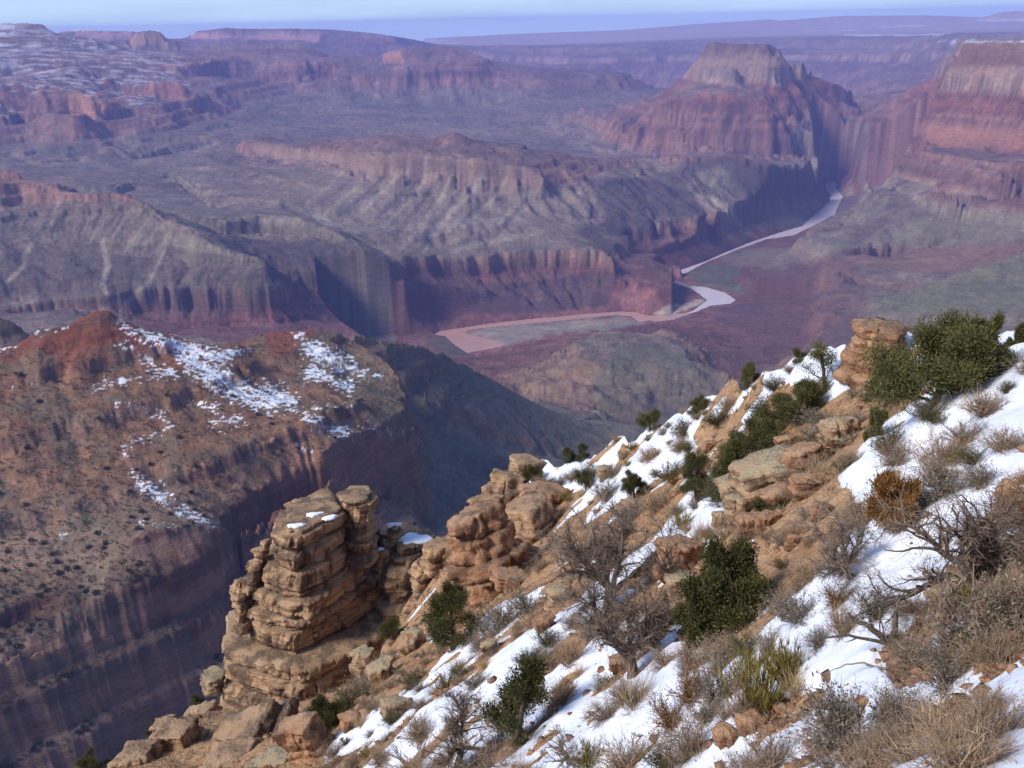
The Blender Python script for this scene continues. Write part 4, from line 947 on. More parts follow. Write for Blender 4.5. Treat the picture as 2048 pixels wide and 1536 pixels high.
# --- the rock pinnacle.  Frame: x to the right, y away from the camera, z up; origin at the foot of its prow.
PB = at(590, 1307, 89.0); PAZ = math.atan2(PB[0], PB[1])
pin = empty('rock_pinnacle', PB, -PAZ)
tag(pin, 'tall tan pinnacle of stacked sandstone ledges standing off the snowy slope', 'rock pinnacle')
def quad(p, l, r, bl=5.0, br=6.0):
    r = (r[0], r[1] + 1.6)
    return [p, ((p[0] + r[0]) / 2 + .25, (p[1] + r[1]) / 2 - .35), r, (r[0] - .6, r[1] + br), (l[0] + .6, l[1] + bl), l, ((p[0] + l[0]) / 2 - .3, (p[1] + l[1]) / 2 - .2)]
PLEAN = .13
pin.scale = (1, 1, .81)
tower = [(-.6, 2.7, quad((-.4, -.2), (-4.6, 4.4), (10.3, 5.2))), (2.75, 3.2, quad((-.1, .2), (-4.1, 4.6), (9.4, 5.2))), (3.2, 4.45, quad((.5, -.5), (-4.6, 4.2), (9.2, 4.4))), (4.5, 4.9, quad((.5, .2), (-4.0, 4.3), (7.6, 4.6))),
         (4.9, 7.5, quad((1.0, -.9), (-4.3, 3.9), (7.7, 4.0))), (7.5, 8.2, quad((.3, 0), (-3.6, 3.8), (6.4, 4.0))), (8.2, 10.9, quad((-.1, .1), (-3.4, 3.6), (5.5, 3.5))), (10.9, 11.3, quad((-.5, .9), (-2.7, 3.6), (4.8, 3.9))),
         (11.3, 13.5, quad((-.8, .5), (-2.8, 3.2), (5.0, 3.4))), (13.5, 13.9, quad((-.4, 1.5), (-2.2, 3.5), (4.5, 4.0))), (13.9, 15.7, quad((-.5, 1.0), (-2.8, 3.1), (4.9, 3.5))), (15.7, 16.2, quad((-.1, 1.7), (-2.1, 3.5), (4.3, 4.0)))]
v, f = layered(None, tower, 300, 11, .36, PLEAN); mesh_obj('tower', v, f, M_TAN, pin, smooth=False)
circ = lambda cx, cy, r, n=7, e=1.0, s=0: [(cx + r * math.cos(2 * math.pi * (i + .3 * math.sin(i * 5 + s)) / n), cy + e * r * math.sin(2 * math.pi * (i + .3 * math.sin(i * 3 + s)) / n)) for i in range(n)]
v, f = layered(None, [(7.5, 9.3, circ(6.7, 6.2, 2.4)), (9.3, 11.2, circ(6.9, 6.2, 2.0)), (11.2, 14.2, circ(6.8, 6.3, 1.75)), (14.2, 16.9, circ(6.6, 6.4, 1.95)), (16.9, 17.5, circ(5.9, 6.7, 2.0))], 110, 21, .26, PLEAN); mesh_obj('column', v, f, M_TAN, pin, smooth=False)
v, f = layered(None, [(6.5, 8.6, circ(-4.6, 5.0, 1.15)), (8.6, 11.0, circ(-4.3, 4.8, 1.05)), (11.0, 12.6, circ(-3.9, 4.9, .9)), (12.6, 13.6, circ(-3.4, 5.0, .55))], 70, 22, .2, PLEAN); mesh_obj('flake', v, f, M_TAN, pin)
v, f = layered(None, [(3.6, 5.2, circ(-5.4, 5.2, 1.0)), (5.2, 7.2, circ(-5.7, 5.4, 1.15)), (7.2, 8.0, circ(-5.7, 5.5, .9))], 60, 23, .2, PLEAN); mesh_obj('flake', v, f, M_TAN, pin)
v, f = layered(None, [(1.2, 2.6, circ(-5.3, 4.2, 1.0)), (2.6, 3.9, circ(-5.6, 4.6, .75))], 50, 24, .2, PLEAN); mesh_obj('flake', v, f, M_TAN, pin)
base = [(-22, -13, quad((-3.6, -2.6), (-9.0, 3.0), (10, 1.0), 8, 9)), (-13, -9.2, quad((-2.6, -2.8), (-8.6, 3.0), (9.6, 1.2), 8, 9)), (-9.2, -8.6, quad((-1.6, -2.0), (-7.6, 3.4), (9.0, 1.7), 8, 9)), (-8.6, -5.4, quad((-.9, -3.0), (-8.0, 3.0), (10, 1.2), 8, 9)), (-5.4, -4.9, quad((-.6, -2.2), (-7.2, 3.5), (10, 1.7), 8, 9)),
        (-4.9, -2.4, quad((.4, -3.4), (-7.7, 3.0), (11, 1.0), 8, 9)), (-2.4, -2.0, quad((.3, -2.7), (-7.0, 3.4), (10.5, 1.4), 8, 9)), (-2.0, -.35, quad((.5, -3.3), (-7.4, 3.1), (11.2, 1.0), 8, 9))]
v, f = layered(None, base, 300, 31, .38, PLEAN); mesh_obj('base_ledge', v, f, M_TAN, pin, smooth=False)
v, f = layered(None, [(-3, 1.2, circ(12.6, 7.0, 3.9, 8)), (1.2, 3.4, circ(12.9, 7.0, 3.2, 8)), (3.4, 6.3, circ(12.4, 7.0, 3.5, 8)), (6.3, 7.4, circ(12.9, 7.4, 2.7, 8)), (7.4, 8.8, circ(13.3, 7.6, 2.2, 8))], 140, 41, .3, PLEAN); mesh_obj('shoulder', v, f, M_TAN, pin, smooth=False)
v, f = layered(None, [(5, 8.6, circ(9.6, 7.2, 1.3)), (8.6, 10.4, circ(10.9, 8.0, 1.0)), (10.4, 11.1, circ(11.0, 8.1, .7))], 60, 42, .2, PLEAN); mesh_obj('shoulder', v, f, M_TAN, pin, smooth=False)
v, f = layered(None, [(-6.8, -5.2, circ(-9.0, 3.6, 1.3)), (-5.2, -4.2, circ(-8.8, 3.8, 1.5))], 50, 43, .2, PLEAN); mesh_obj('flake', v, f, M_LICH, pin)

def snow_cap(parent, cx, cy, z, r, seed, e=.5):
    """a small drift of snow lying on a ledge"""
    cx += PLEAN * z
    ph = np.linspace(0, 2 * math.pi, 26, endpoint=False)
    rad = r * (1 + .45 * vnoise(np.cos(ph) * 1.6 + seed, np.sin(ph) * 1.6, seed) + .35 * vnoise(np.cos(ph) * 4 + seed, np.sin(ph) * 4, seed + 5))
    V = [np.stack([cx + rad * k * np.cos(ph), cy + e * rad * k * np.sin(ph), np.full(26, z + h)], -1) for k, h in ((1, -.25), (.98, -.02), (.85, .05), (.45, .09), (.05, .1))]
    v = np.arange(5 * 26).reshape(5, 26); v2 = np.roll(v, -1, 1)
    return mesh_obj('snow_cap', np.concatenate(V), [np.stack([v[:-1], v2[:-1], v2[1:], v[1:]], -1).reshape(-1, 4), np.array([v[-1]])], M_SNOW, parent)
snow_cap(pin, -.6, 3.2, 16.35, .9, 1); snow_cap(pin, 1.4, 5.0, 16.4, .8, 2); snow_cap(pin, 3.0, 3.9, 16.35, .7, 3); snow_cap(pin, 13.2, 7.4, 9.0, 1.5, 4, .7); snow_cap(pin, 10.9, 8.0, 11.2, .7, 5); snow_cap(pin, 8.9, 6.6, 8.7, .7, 6)

# --- single rocks: pixel of the foot, width and height in pixels, number of beds, material, tilt, label
ROCKS = []
def rock(name, x, y, w, h, mat, label, cat, beds=2, seed=0, tilt=(0, 0), aspect=.8, yaw=0.0, group=None, sink=.25, R=None, corners=5, fine=1.0):
    P, sn, R_ = hit(x, y)
    if R: P = at(x, y, R); R_ = R
    d = np.linalg.norm(P); W_ = w * d / F; H_ = h * d / F * 1.08
    r = random.Random(seed * 7 + 3)
    pl = [(W_ / 2 * (.86 + .28 * r.random()) * math.cos(2 * math.pi * (i + .35 * r.random()) / corners), aspect * W_ / 2 * (.86 + .28 * r.random()) * math.sin(2 * math.pi * (i + .35 * r.random()) / corners)) for i in range(corners)]
    z = -H_ * sink; lay = []
    for b in range(beds):
        hb = H_ * (1 + sink) / beds * (.75 + .5 * r.random())
        s = 1 - .10 * b + .10 * (r.random() - .5) if b else 1.02
        lay.append((z, z + hb, s, W_ * .05 * (r.random() - .5), W_ * .05 * (r.random() - .5))); z += hb
    rg = max(.035, min(.34, W_ * .075)) * fine
    v, f = layered(pl, lay, int(min(120, max(36, W_ / rg * 5))), 100 + seed, rg)
    o = mesh_obj(name, v, f, mat, smooth=False)
    back = np.array([P[0], P[1], 0]) / math.hypot(P[0], P[1]) * (aspect * W_ * .30)
    o.location = P + back
    o.rotation_euler = (math.radians(tilt[0]), math.radians(tilt[1]), -math.atan2(P[0], P[1]) + math.radians(yaw))
    tag(o, label, cat, group); ROCKS.append((x, y - h / 2, w))
    return o
rock('orange_outcrop', 1740, 757, 142, 88, M_RED, 'rounded orange rock knob on the crest, snow on its shoulder, left of the big pinyon', 'rock outcrop', 4, 1, aspect=1.0, corners=8)
rock('cliff_outcrop', 985, 1200, 235, 150, M_RED, 'broad bedded brown cliff behind the heaped boulders right of the snowy gap', 'rock outcrop', 6, 7, tilt=(0, -14), aspect=.9, corners=9, sink=.5)
rock('cliff_outcrop', 1075, 1080, 130, 75, M_TAN, 'smooth orange topped bank of rock under the crest shrubs', 'rock outcrop', 3, 8, tilt=(0, -16), aspect=1.0, corners=8, sink=.6)
oc = [(1048, 975, 109, 44, 3, M_TAN, 'pale tan block at the lip of the crest, uppermost of the cliffy outcrop'), (1010, 1010, 103, 48, 3, M_TAN, 'leaning tan block on the cliff edge just under the uppermost pale block'), (1085, 1040, 126, 48, 2, M_RED, 'bulging brown boulder under the smooth orange bank of the outcrop'),
      (990, 1075, 109, 56, 3, M_RED, 'dark fissured boulder in the middle of the cliffy outcrop'), (1050, 1085, 92, 44, 2, M_RED, 'dark overhung boulder beside the fissured one in the cliffy outcrop'), (940, 1105, 97, 48, 3, M_TAN, 'knobbly tan boulder below the small pinyon of the outcrop'), (885, 1140, 86, 49, 2, M_TAN, 'rounded boulder ending the outcrop beside the snowy gap'),
      (925, 1150, 69, 36, 2, M_TAN, 'squat boulder wedged between the rounded end boulder and the tan slab'), (985, 1150, 120, 33, 2, M_TAN, 'long tan slab in the lower row of the cliffy outcrop'), (1040, 1150, 80, 40, 2, M_RED, 'reddish block over the snow patch at the foot of the cliffy outcrop'), (945, 1185, 103, 32, 2, M_RED, 'shadowed red ledge above the dark juniper by the pinnacle'), (1020, 1185, 92, 27, 2, M_RED, 'low red ledge at the very foot of the cliffy outcrop'), (1030, 1110, 80, 24, 1, M_TAN, 'flat leaning plate between the dark boulders and the lower slab'),
      (975, 1045, 69, 32, 2, M_TAN, 'small tan step on the cliff edge left of the fissured boulder'), (855, 1175, 80, 40, 3, M_TAN, 'brown buttress between the rounded end boulder and the pinnacle')]
for k, (x, y, w, h, b, mt, lb) in enumerate(oc):
    rock('boulder', x, y, w, h, mt, lb, 'boulder', b, 20 + k, tilt=(0, random.uniform(-9, 9)), group='boulders of the cliffy outcrop', yaw=random.uniform(-30, 30))
sl = [(1560, 985, 190, 52, 2, M_LICH, 'long tilted lichen grey slab forming the back of the middle outcrop', -22), (1490, 1010, 95, 55, 2, M_LICH, 'thick grey lichened block at the low left end of the middle outcrop', -18), (1615, 940, 105, 34, 2, M_RED, 'flat orange topped slab at the upper end of the middle outcrop', -20), (1480, 1045, 70, 40, 2, M_LICH, 'mossy grey boulder under the low end of the middle outcrop', -8),
      (1560, 1020, 90, 34, 2, M_RED, 'orange broken block below the long lichened slab', -20), (1620, 990, 100, 34, 2, M_RED, 'brown crumbled ledge right of the long lichened slab', -16), (1680, 900, 95, 50, 2, M_LICH, 'olive grey block with a snow bank on its right, above the middle outcrop', -14), (1575, 905, 60, 30, 2, M_RED, 'small orange rock between the pinyons and the middle outcrop', -14), (1530, 1065, 60, 30, 1, M_RED, 'red slab fragment lying below the middle outcrop', -10)]
for k, (x, y, w, h, b, mt, lb, ti) in enumerate(sl):
    rock('flat_rock', x, y, w, h, mt, lb, 'rock slab', b, 50 + k, tilt=(6, ti), aspect=.7, group='slabs of the middle outcrop')
ll = [(508, 1522, 220, 46, 2, M_TAN, 'long tan slab slanting up towards the foot of the pinnacle', -33, 48), (378, 1546, 116, 92, 3, M_TAN, 'big pale tan block at the bottom edge left of the slanting slab', -6, 52), (288, 1572, 104, 66, 2, M_TAN, 'leftmost tan rock on the bottom edge of the picture', -4, 51), (480, 1584, 150, 58, 2, M_TAN, 'tan block under the slanting slab on the bottom edge', -14, 46), (425, 1468, 104, 44, 3, M_TAN, 'tan ledge joining the pinnacle foot to the big pale block', -12, 66), (648, 1548, 118, 96, 3, M_RED, 'orange rock face with lichen right of the dark bush at the bottom', -22, 36), (566, 1584, 110, 58, 2, M_LICH, 'lichened rock at the bottom edge between slab and orange face', -12, 38), (340, 1482, 58, 30, 2, M_TAN, 'small capping rock on top of the big pale block', -10, 55)]
for k, (x, y, w, h, b, mt, lb, ti, R_) in enumerate(ll):
    rock('rock_ledge', x, y, w, h, mt, lb, 'rock ledge', b, 70 + k, tilt=(0, ti), aspect=.75, group='ledges under the pinnacle', R=R_, corners=4, fine=.6)
lr = [(735, 1330, 62, 34, M_LICH, 'pale lichen covered boulder right of the pinnacle foot with snow behind'), (770, 1362, 70, 36, M_LICH, 'greenish lichened boulder second down from the pinnacle foot'), (832, 1300, 52, 24, M_LICH, 'flat pale boulder beside the shadowed juniper by the pinnacle'), (1120, 1210, 55, 26, M_LICH, 'grey rock in the snow right of the grey sage by the juniper'), (1350, 1160, 95, 50, M_RED, 'heap of orange stone left of the dark middle juniper, uppermost part'), (1360, 1195, 60, 34, M_LICH, 'lichened knob of stone left of the dark middle juniper'), (1310, 1225, 50, 24, M_RED, 'orange stone between leafless trees and the dark middle juniper'), (1500, 1080, 70, 30, M_RED, 'orange stone directly above the dark middle juniper'), (1440, 1060, 40, 20, M_LICH, 'grey stone at the upper left of the dark middle juniper'), (980, 1310, 46, 22, M_LICH, 'lone grey stone above the open juniper'), (1090, 1262, 50, 20, M_RED, 'flat orange stone among the snow streaks mid slope'), (1640, 1040, 44, 22, M_RED, 'orange stone below the crumbled brown ledge'), (1585, 1100, 40, 18, M_RED, 'small stone on the bare dirt below the middle outcrop'), (790, 1440, 60, 22, M_LICH, 'long greenish stone in the snow near the bottom left of slope'), (700, 1460, 44, 26, M_RED, 'orange stone above the lowest snow patch'), (1450, 1500, 60, 30, M_RED, 'orange rubble stone below the yellow green bush on snow'), (1500, 1468, 70, 24, M_RED, 'flat orange stone beside the melted bare strip'), (1210, 960, 34, 18, M_LICH, 'small grey stone near the crest bushes'), (1420, 905, 36, 18, M_RED, 'orange stone on the bare bank under the crest'), (1240, 1345, 50, 22, M_RED, 'dark orange stone under the leafless tree limbs')]
for k, (x, y, w, h, mt, lb) in enumerate(lr):
    rock('loose_rock', x, y, w, h, mt, lb, 'rock', 1 if k % 3 else 2, 90 + k, tilt=(random.uniform(-10, 10), random.uniform(-16, 8)), aspect=.8, group='loose rocks on the near slope')

# --- stones too many to count
sv, sf = [], []
ico = np.array([(1, 0, 0), (-1, 0, 0), (0, 1, 0), (0, -1, 0), (0, 0, 1), (0, 0, -1), (.6, .6, .6), (-.6, .6, .5), (.6, -.6, .5), (-.6, -.6, .6)], float)
icf = np.array([(4, 0, 6), (4, 6, 2), (4, 2, 7), (4, 7, 1), (4, 1, 9), (4, 9, 3), (4, 3, 8), (4, 8, 0), (0, 2, 6), (2, 1, 7), (1, 3, 9), (3, 0, 8), (0, 5, 2), (2, 5, 1), (1, 5, 3), (3, 5, 0)])
n = 0; k = 0
for _ in range(40000):
    if k >= 8000: break
    i = rng.integers(20, int(len(GT) * .74)); j = int(rng.integers(int(N1 * .44), N1 + 4))
    onsn = SZ[i, j] > GZr[i, j] - .02
    if ex[i, j] > .5 or (onsn and (rng.random() > .10 or SN[i, j] > .5)): continue
    cl_ = vnoise(np.array([GX[i, j] / 3.0]), np.array([GY[i, j] / 3.0]), 71)[0]
    if cl_ < rng.random() * .9 - .35: continue
    R_ = GR[i, j]; s = (rng.random() ** 3 * .16 + .02) * (0.5 + R_ / 45)
    a = rng.random() * 6.28
    q = ico * (rng.random((10, 1)) * .5 + .75) * np.array([s * (.8 + rng.random() * .6), s * (.7 + rng.random() * .4), s * (.4 + rng.random() * .4)])
    q = np.column_stack([q[:, 0] * math.cos(a) - q[:, 1] * math.sin(a), q[:, 0] * math.sin(a) + q[:, 1] * math.cos(a), q[:, 2]])
    sv.append(q + np.array([GX[i, j], GY[i, j], (SZ[i, j] if onsn else GZr[i, j]) + s * .1])); sf.append(icf + n); n += 10; k += 1
tag(mesh_obj('rubble', np.concatenate(sv), np.concatenate(sf), M_RED, smooth=False), kind='stuff')
# ------------------------------------------------------------------ plants
def plant_mat(name, cols, rough=.85):
    nt = NT(name); oi = nt.new('ObjectInfo'); geo = nt.new('NewGeometry')
    a = nt.ramp(geo.outputs['Random Per Island'], [(0, cols[0]), (.5, cols[1]), (1, cols[2])])
    b = nt.ramp(oi.outputs['Random'], [(0, (.78, .80, .84)), (1, (1.2, 1.14, 1.06))])
    return nt.done(nt.mix(1.0, a, b, 'MULTIPLY'), rough, .15)
M_BARK = plant_mat('grey bark', [(.10, .075, .06), (.16, .125, .10), (.21, .17, .14)])
M_DARKBARK = plant_mat('dark bark', [(.045, .033, .026), (.075, .055, .043), (.11, .08, .06)])
M_TWIG = plant_mat('grey brown twigs', [(.10, .072, .055), (.155, .115, .088), (.22, .17, .135)])
M_NEEDLE = plant_mat('pinyon needles', [(.040, .044, .016), (.075, .074, .025), (.125, .110, .040)])
M_JUNI = plant_mat('juniper sprays', [(.030, .034, .011), (.062, .060, .019), (.115, .096, .030)])
M_RUST = plant_mat('rust juniper', [(.10, .045, .015), (.16, .075, .022), (.21, .11, .035)])
M_SAGE = plant_mat('sage leaves', [(.12, .098, .068), (.19, .158, .11), (.27, .23, .165)])
M_TANT = plant_mat('tan twigs', [(.16, .105, .07), (.24, .165, .105), (.33, .235, .155)])
M_STRAW = plant_mat('straw', [(.25, .165, .09), (.36, .25, .145), (.48, .36, .225)])
M_EPH = plant_mat('yellow green stems', [(.12, .085, .014), (.18, .135, .025), (.25, .19, .045)])
M_OLIVE = plant_mat('dark olive twigs', [(.055, .045, .024), (.095, .078, .042), (.14, .115, .065)])

def unit(v): return v / np.maximum(np.linalg.norm(v, axis=-1, keepdims=True), 1e-9)
def rdir(n, up=.0, r=rng):
    d = r.normal(size=(n, 3)); d[:, 2] = d[:, 2] * (1 - .3 * up) + up
    return unit(d)
def ribbons(P, D, Ln, w0, bend=.3, K=3, r=rng, tip=.25):
    """tapered bent ribbons; returns verts, faces and the points along them"""
    n = len(P); side = unit(np.cross(D, rdir(n, 0, r)))
    pts = [P]; d = D.copy(); cur = P
    for k in range(K):
        d = unit(d + bend * r.normal(size=(n, 3)) / K); cur = cur + d * (Ln / K)[:, None]; pts.append(cur)
    V = []
    for k, p in enumerate(pts):
        w = (w0 * (1 - (1 - tip) * k / K))[:, None] * .5
        V += [p - side * w, p + side * w]
    V = np.stack(V, 1).reshape(-1, 3); b = (np.arange(n) * (2 * (K + 1)))[:, None]
    F_ = np.concatenate([b + np.array([2 * k, 2 * k + 1, 2 * k + 3, 2 * k + 2]) for k in range(K)])
    return V, F_, np.stack(pts, 1)
def leaves(P, D, Ln, w, r=rng):
    n = len(P); side = unit(np.cross(D, rdir(n, 0, r))) * (w * .5)[:, None]
    tipp = P + D * Ln[:, None]; mid = P + D * (Ln * .45)[:, None]
    V = np.stack([P, mid - side, tipp, mid + side], 1).reshape(-1, 3)
    return V, (np.arange(n) * 4)[:, None] + np.arange(4)
def join(parts):
    V, Fs, o = [], [], 0
    for v, f in parts:
        V.append(v); Fs.append(f + o); o += len(v)
    return np.concatenate(V), np.concatenate(Fs)
def tubes(branches, sides=6):
    V, Fs, o = [], [], 0
    for pts, rad in branches:
        pts = np.asarray(pts, float); n = len(pts)
        t = unit(np.gradient(pts, axis=0)); a = unit(np.cross(t, np.array([.31, .77, .55]))); b = np.cross(t, a)
        ang = np.linspace(0, 2 * math.pi, sides, endpoint=False)
        ring = pts[:, None] + np.asarray(rad)[:, None, None] * (np.cos(ang)[None, :, None] * a[:, None] + np.sin(ang)[None, :, None] * b[:, None])
        V.append(ring.reshape(-1, 3)); v = np.arange(n * sides).reshape(n, sides) + o; v2 = np.roll(v, -1, 1)
        Fs.append(np.stack([v[:-1], v2[:-1], v2[1:], v[1:]], -1).reshape(-1, 4)); o += n * sides
    return np.concatenate(V), np.concatenate(Fs)
def limb(p, d, length, r0, r1, n=9, gn=.35, up=0.0, r=rng):
    pts = [np.array(p, float)]; d = np.array(d, float); d /= np.linalg.norm(d)
    for k in range(n - 1):
        d = d + gn * r.normal(size=3) * .5 + np.array([0, 0, up]) ; d /= np.linalg.norm(d)
        pts.append(pts[-1] + d * length / (n - 1))
    return np.array(pts), np.linspace(r0, r1, n)

# --- shrubs, all about one metre wide and high, standing on the origin
def shrub(kind, seed):
    r = np.random.default_rng(seed)
    parts = []; leafparts = []
    if kind == 'grass':
        n = 420; P = np.column_stack([r.normal(0, .13, n), r.normal(0, .13, n), np.full(n, -.05)])
        D = unit(np.column_stack([P[:, 0] * 2.8 + r.normal(0, .22, n), P[:, 1] * 2.8 + r.normal(0, .22, n), np.ones(n)]))
        v, f, _ = ribbons(P, D, r.uniform(.3, .95, n), np.full(n, .014), .8, 3, r); parts.append((v, f))
    elif kind == 'ephedra':
        n = 60; P = np.column_stack([r.normal(0, .12, n), r.normal(0, .12, n), np.full(n, -.05)])
        D = unit(np.column_stack([P[:, :2] * 3 + r.normal(0, .2, (n, 2)), np.ones(n)]))
        v, f, p = ribbons(P, D, r.uniform(.5, .8, n), np.full(n, .022), .3, 3, r); parts.append((v, f))
        m_ = 1300; i = r.integers(0, n, m_); t = r.integers(1, 4, m_)
        v, f, _ = ribbons(p[i, t], unit(unit(p[i, 3] - p[i, 0]) + r.normal(0, .30, (m_, 3)) + [0, 0, .3]), r.uniform(.12, .38, m_), np.full(m_, .018), .2, 2, r); parts.append((v, f))
    else:
        n = {'sage': 46, 'tan': 60, 'olive': 46, 'bare': 26}[kind]
        P = np.column_stack([r.normal(0, .06, n), r.normal(0, .06, n), np.full(n, -.06)])
        D = unit(np.column_stack([r.normal(0, .75, (n, 2)), r.uniform(.35, 1.1, n)]))
        v, f, p = ribbons(P, D, r.uniform(.42, .72, n), np.full(n, .030), .5, 4, r); parts.append((v, f))
        m_ = {'sage': 650, 'tan': 900, 'olive': 620, 'bare': 230}[kind]
        i = r.integers(0, n, m_); t = r.integers(1, 5, m_)
        D2 = unit(unit(p[i, 4] - p[i, 0]) * .8 + r.normal(0, .55, (m_, 3)) + [0, 0, .25])
        v, f, p2 = ribbons(p[i, t], D2, r.uniform(.14, .42, m_), np.full(m_, .013), .5, 3, r); parts.append((v, f))
        m3 = {'sage': 700, 'tan': 1500, 'olive': 900, 'bare': 420}[kind]
        i = r.integers(0, m_, m3); t = r.integers(1, 4, m3)
        v, f, p3 = ribbons(p2[i, t], unit(D2[i] + r.normal(0, .6, (m3, 3))), r.uniform(.06, .18, m3), np.full(m3, .009), .4, 2, r); parts.append((v, f))
        if kind in ('sage', 'olive'):
            q = 2600 if kind == 'sage' else 1700
            i = r.integers(0, m_, q); t = r.integers(1, 4, q)
            leafparts.append(leaves(p2[i, t] + r.normal(0, .02, (q, 3)), rdir(q, .5, r), r.uniform(.03, .065, q), r.uniform(.014, .026, q), r))
    return join(parts), (join(leafparts) if leafparts else None)
SHRUB = {}
MATS = {'grass': (M_STRAW, None), 'ephedra': (M_EPH, None), 'sage': (M_TWIG, M_SAGE), 'tan': (M_TANT, None), 'olive': (M_OLIVE, M_JUNI), 'bare': (M_TWIG, None), 'rust': (M_RUST, M_RUST)}
NAMES = {'grass': 'grass_tuft', 'ephedra': 'broom_shrub', 'sage': 'sagebrush', 'tan': 'dry_shrub', 'olive': 'dark_shrub', 'bare': 'bare_shrub', 'rust': 'rusty_shrub'}
def shrub_meshes(kind):
    if kind not in SHRUB:
        SHRUB[kind] = []
        for s in range(3):
            st, lf = shrub({'rust': 'olive'}.get(kind, kind), 500 + 10 * s + sum(map(ord, kind)))
            mm = []
            for nm, g, mt in (('stems', st, MATS[kind][0]), ('leaves', lf, MATS[kind][1])):
                if g is None: mm.append(None); continue
                o = mesh_obj(nm, g[0], g[1], mt, link=False, smooth=False); mm.append(o.data); bpy.data.objects.remove(o)
            SHRUB[kind].append(mm)
    return SHRUB[kind]
PLACED = []      # (object, kind, x, y, w, on snow)
def put_shrub(kind, x, y, w, h, leafpart=True, tilt=0.0):
    P, sn, R_ = hit(x, y)
    d = np.linalg.norm(P); sx = w * d / F; sz = h * d / F * 1.05
    st, lf = shrub_meshes(kind)[int(rng.integers(0, 3))]
    o = bpy.data.objects.new(NAMES[kind], st); C.collection.objects.link(o)
    o.location = P - np.array([0, 0, .03]); o.scale = (sx, sx, sz)
    o.rotation_euler = (0, 0, rng.random() * 6.28)
    if lf is not None:
        c = bpy.data.objects.new('leaves', lf); C.collection.objects.link(c); c.parent = o
    PLACED.append([o, kind, x, y - h / 2, w, sn]); return o

# --- evergreens
def evergreen(kind, seed, wid, hgt, dens=1.0, lobes=7, gap=.0, trunk_lean=.1):
    """crown of sprays on real limbs: returns trunk tubes, limb tubes and leaves"""
    r = np.random.default_rng(seed)
    tr, tr_r = limb((0, 0, -.25), (r.normal(0, trunk_lean), r.normal(0, trunk_lean), 1), hgt * .72, hgt * .045 + .02, hgt * .018, 10, .22, .05, r)
    limbs = []; tips = []
    for k in range(int(16 * max(.6, dens))):
        t = r.uniform(.12, 1.0); i = min(int(t * 9), 8); p = tr[i] + (tr[i + 1] - tr[i]) * (t * 9 - i)
        a = r.uniform(0, 6.283); reach = wid * .5 * (1.05 - .55 * t ** 1.6) * r.uniform(.65, 1.08)
        pts, rad = limb(p, (math.cos(a), math.sin(a), r.uniform(.05, .55) + .35 * t), reach, hgt * .016 * (1.2 - t) + .008, .006, 7, .4, .03, r)
        limbs.append((pts, rad))
        for q in range(2, 7):
            for _ in range(3):
                s, sr = limb(pts[q], unit(pts[min(q + 1, 6)] - pts[q - 1] + r.normal(0, .5, 3) * np.linalg.norm(pts[1] - pts[0]) * 1.4), reach * r.uniform(.16, .34), .009, .004, 4, .5, .04, r)
                limbs.append((s, sr)); tips.append(s[2]); tips.append(s[3])
        tips.append(pts[-1])
    for _ in range(10): tips.append(tr[-1] + r.normal(0, wid * .06, 3))
    tips = np.array(tips)
    if gap: tips = tips[r.random(len(tips)) > gap]
    m_ = int(52 * dens); n = len(tips) * m_
    c = np.repeat(tips, m_, 0); off = r.normal(0, 1, (n, 3)) * (wid * .040, wid * .040, wid * .030)
    P = c + off; D = unit(off * 1.0 + [0, 0, .02] + r.normal(0, wid * .02, (n, 3)) + np.array([0, 0, wid * .025]))
    ln = r.uniform(.015, .031, n) * wid ** .6 * 1.05 + .010
    lv = leaves(P, D, ln * 1.5, ln * (.42 if kind == 'pinyon' else .55), r)
    return tubes([(tr, tr_r)], 8), tubes(limbs, 4), lv
TREES = []
def put_tree(name, x, y, w, h, label, kind='juniper', seed=1, dens=1.0, mat=None, gap=0.0, R=None, group='evergreens on the near slope', lean=.1):
    P, sn, R_ = hit(x, y)
    if R: P = at(x, y, R)
    d = np.linalg.norm(P); W_, H_ = w * d / F, h * d / F * 1.06
    tr, lb, lv = evergreen(kind, seed, W_, H_, dens, gap=gap, trunk_lean=lean)
    e = tag(empty(name, P, 0), label, 'tree', group)
    # fit the crown to its size
    z = lv[0]; s = H_ / max(z[:, 2].max(), .1); sx = W_ / max(np.ptp(z[:, 0]) * .5 + np.ptp(z[:, 1]) * .5, .1)
    sc = np.array([sx, sx, s])
    mesh_obj('trunk', tr[0] * sc, tr[1], M_DARKBARK, e)
    cr = mesh_obj('crown', lv[0] * sc, lv[1], mat or (M_NEEDLE if kind == 'pinyon' else M_JUNI), e, smooth=False)
    mesh_obj('limbs', lb[0] * sc, lb[1], M_DARKBARK, cr)
    TREES.append((x, y - h / 2, w)); return e

T = put_tree
T('pinyon_tree', 1866, 815, 280, 185, 'big spreading pinyon with several rounded lobes on the snowy crest', 'pinyon', 1, 1.5)
T('pinyon_tree', 1770, 812, 120, 118, 'lower pinyon lobe growing in front of the orange rock knob', 'pinyon', 2, 1.1)
T('pinyon_tree', 1955, 760, 100, 128, 'upright yellowish pinyon against the right side of the big spreading one', 'pinyon', 3, 1.0)
T('juniper_tree', 1452, 1272, 218, 205, 'dense dark green juniper in the middle of the slope above a snow hollow', 'juniper', 4, 1.5)
T('juniper_tree', 1400, 1275, 110, 125, 'lower dark juniper merging with the left foot of the dense one', 'juniper', 5, 1.1)
T('juniper_tree', 908, 1300, 135, 140, 'dark juniper in the shade right of the pinnacle, snow on one bough', 'juniper', 6, 1.2)
T('juniper_bush', 788, 1282, 74, 48, 'low juniper in deep shade at the right foot of the pinnacle', 'juniper', 7, .9)
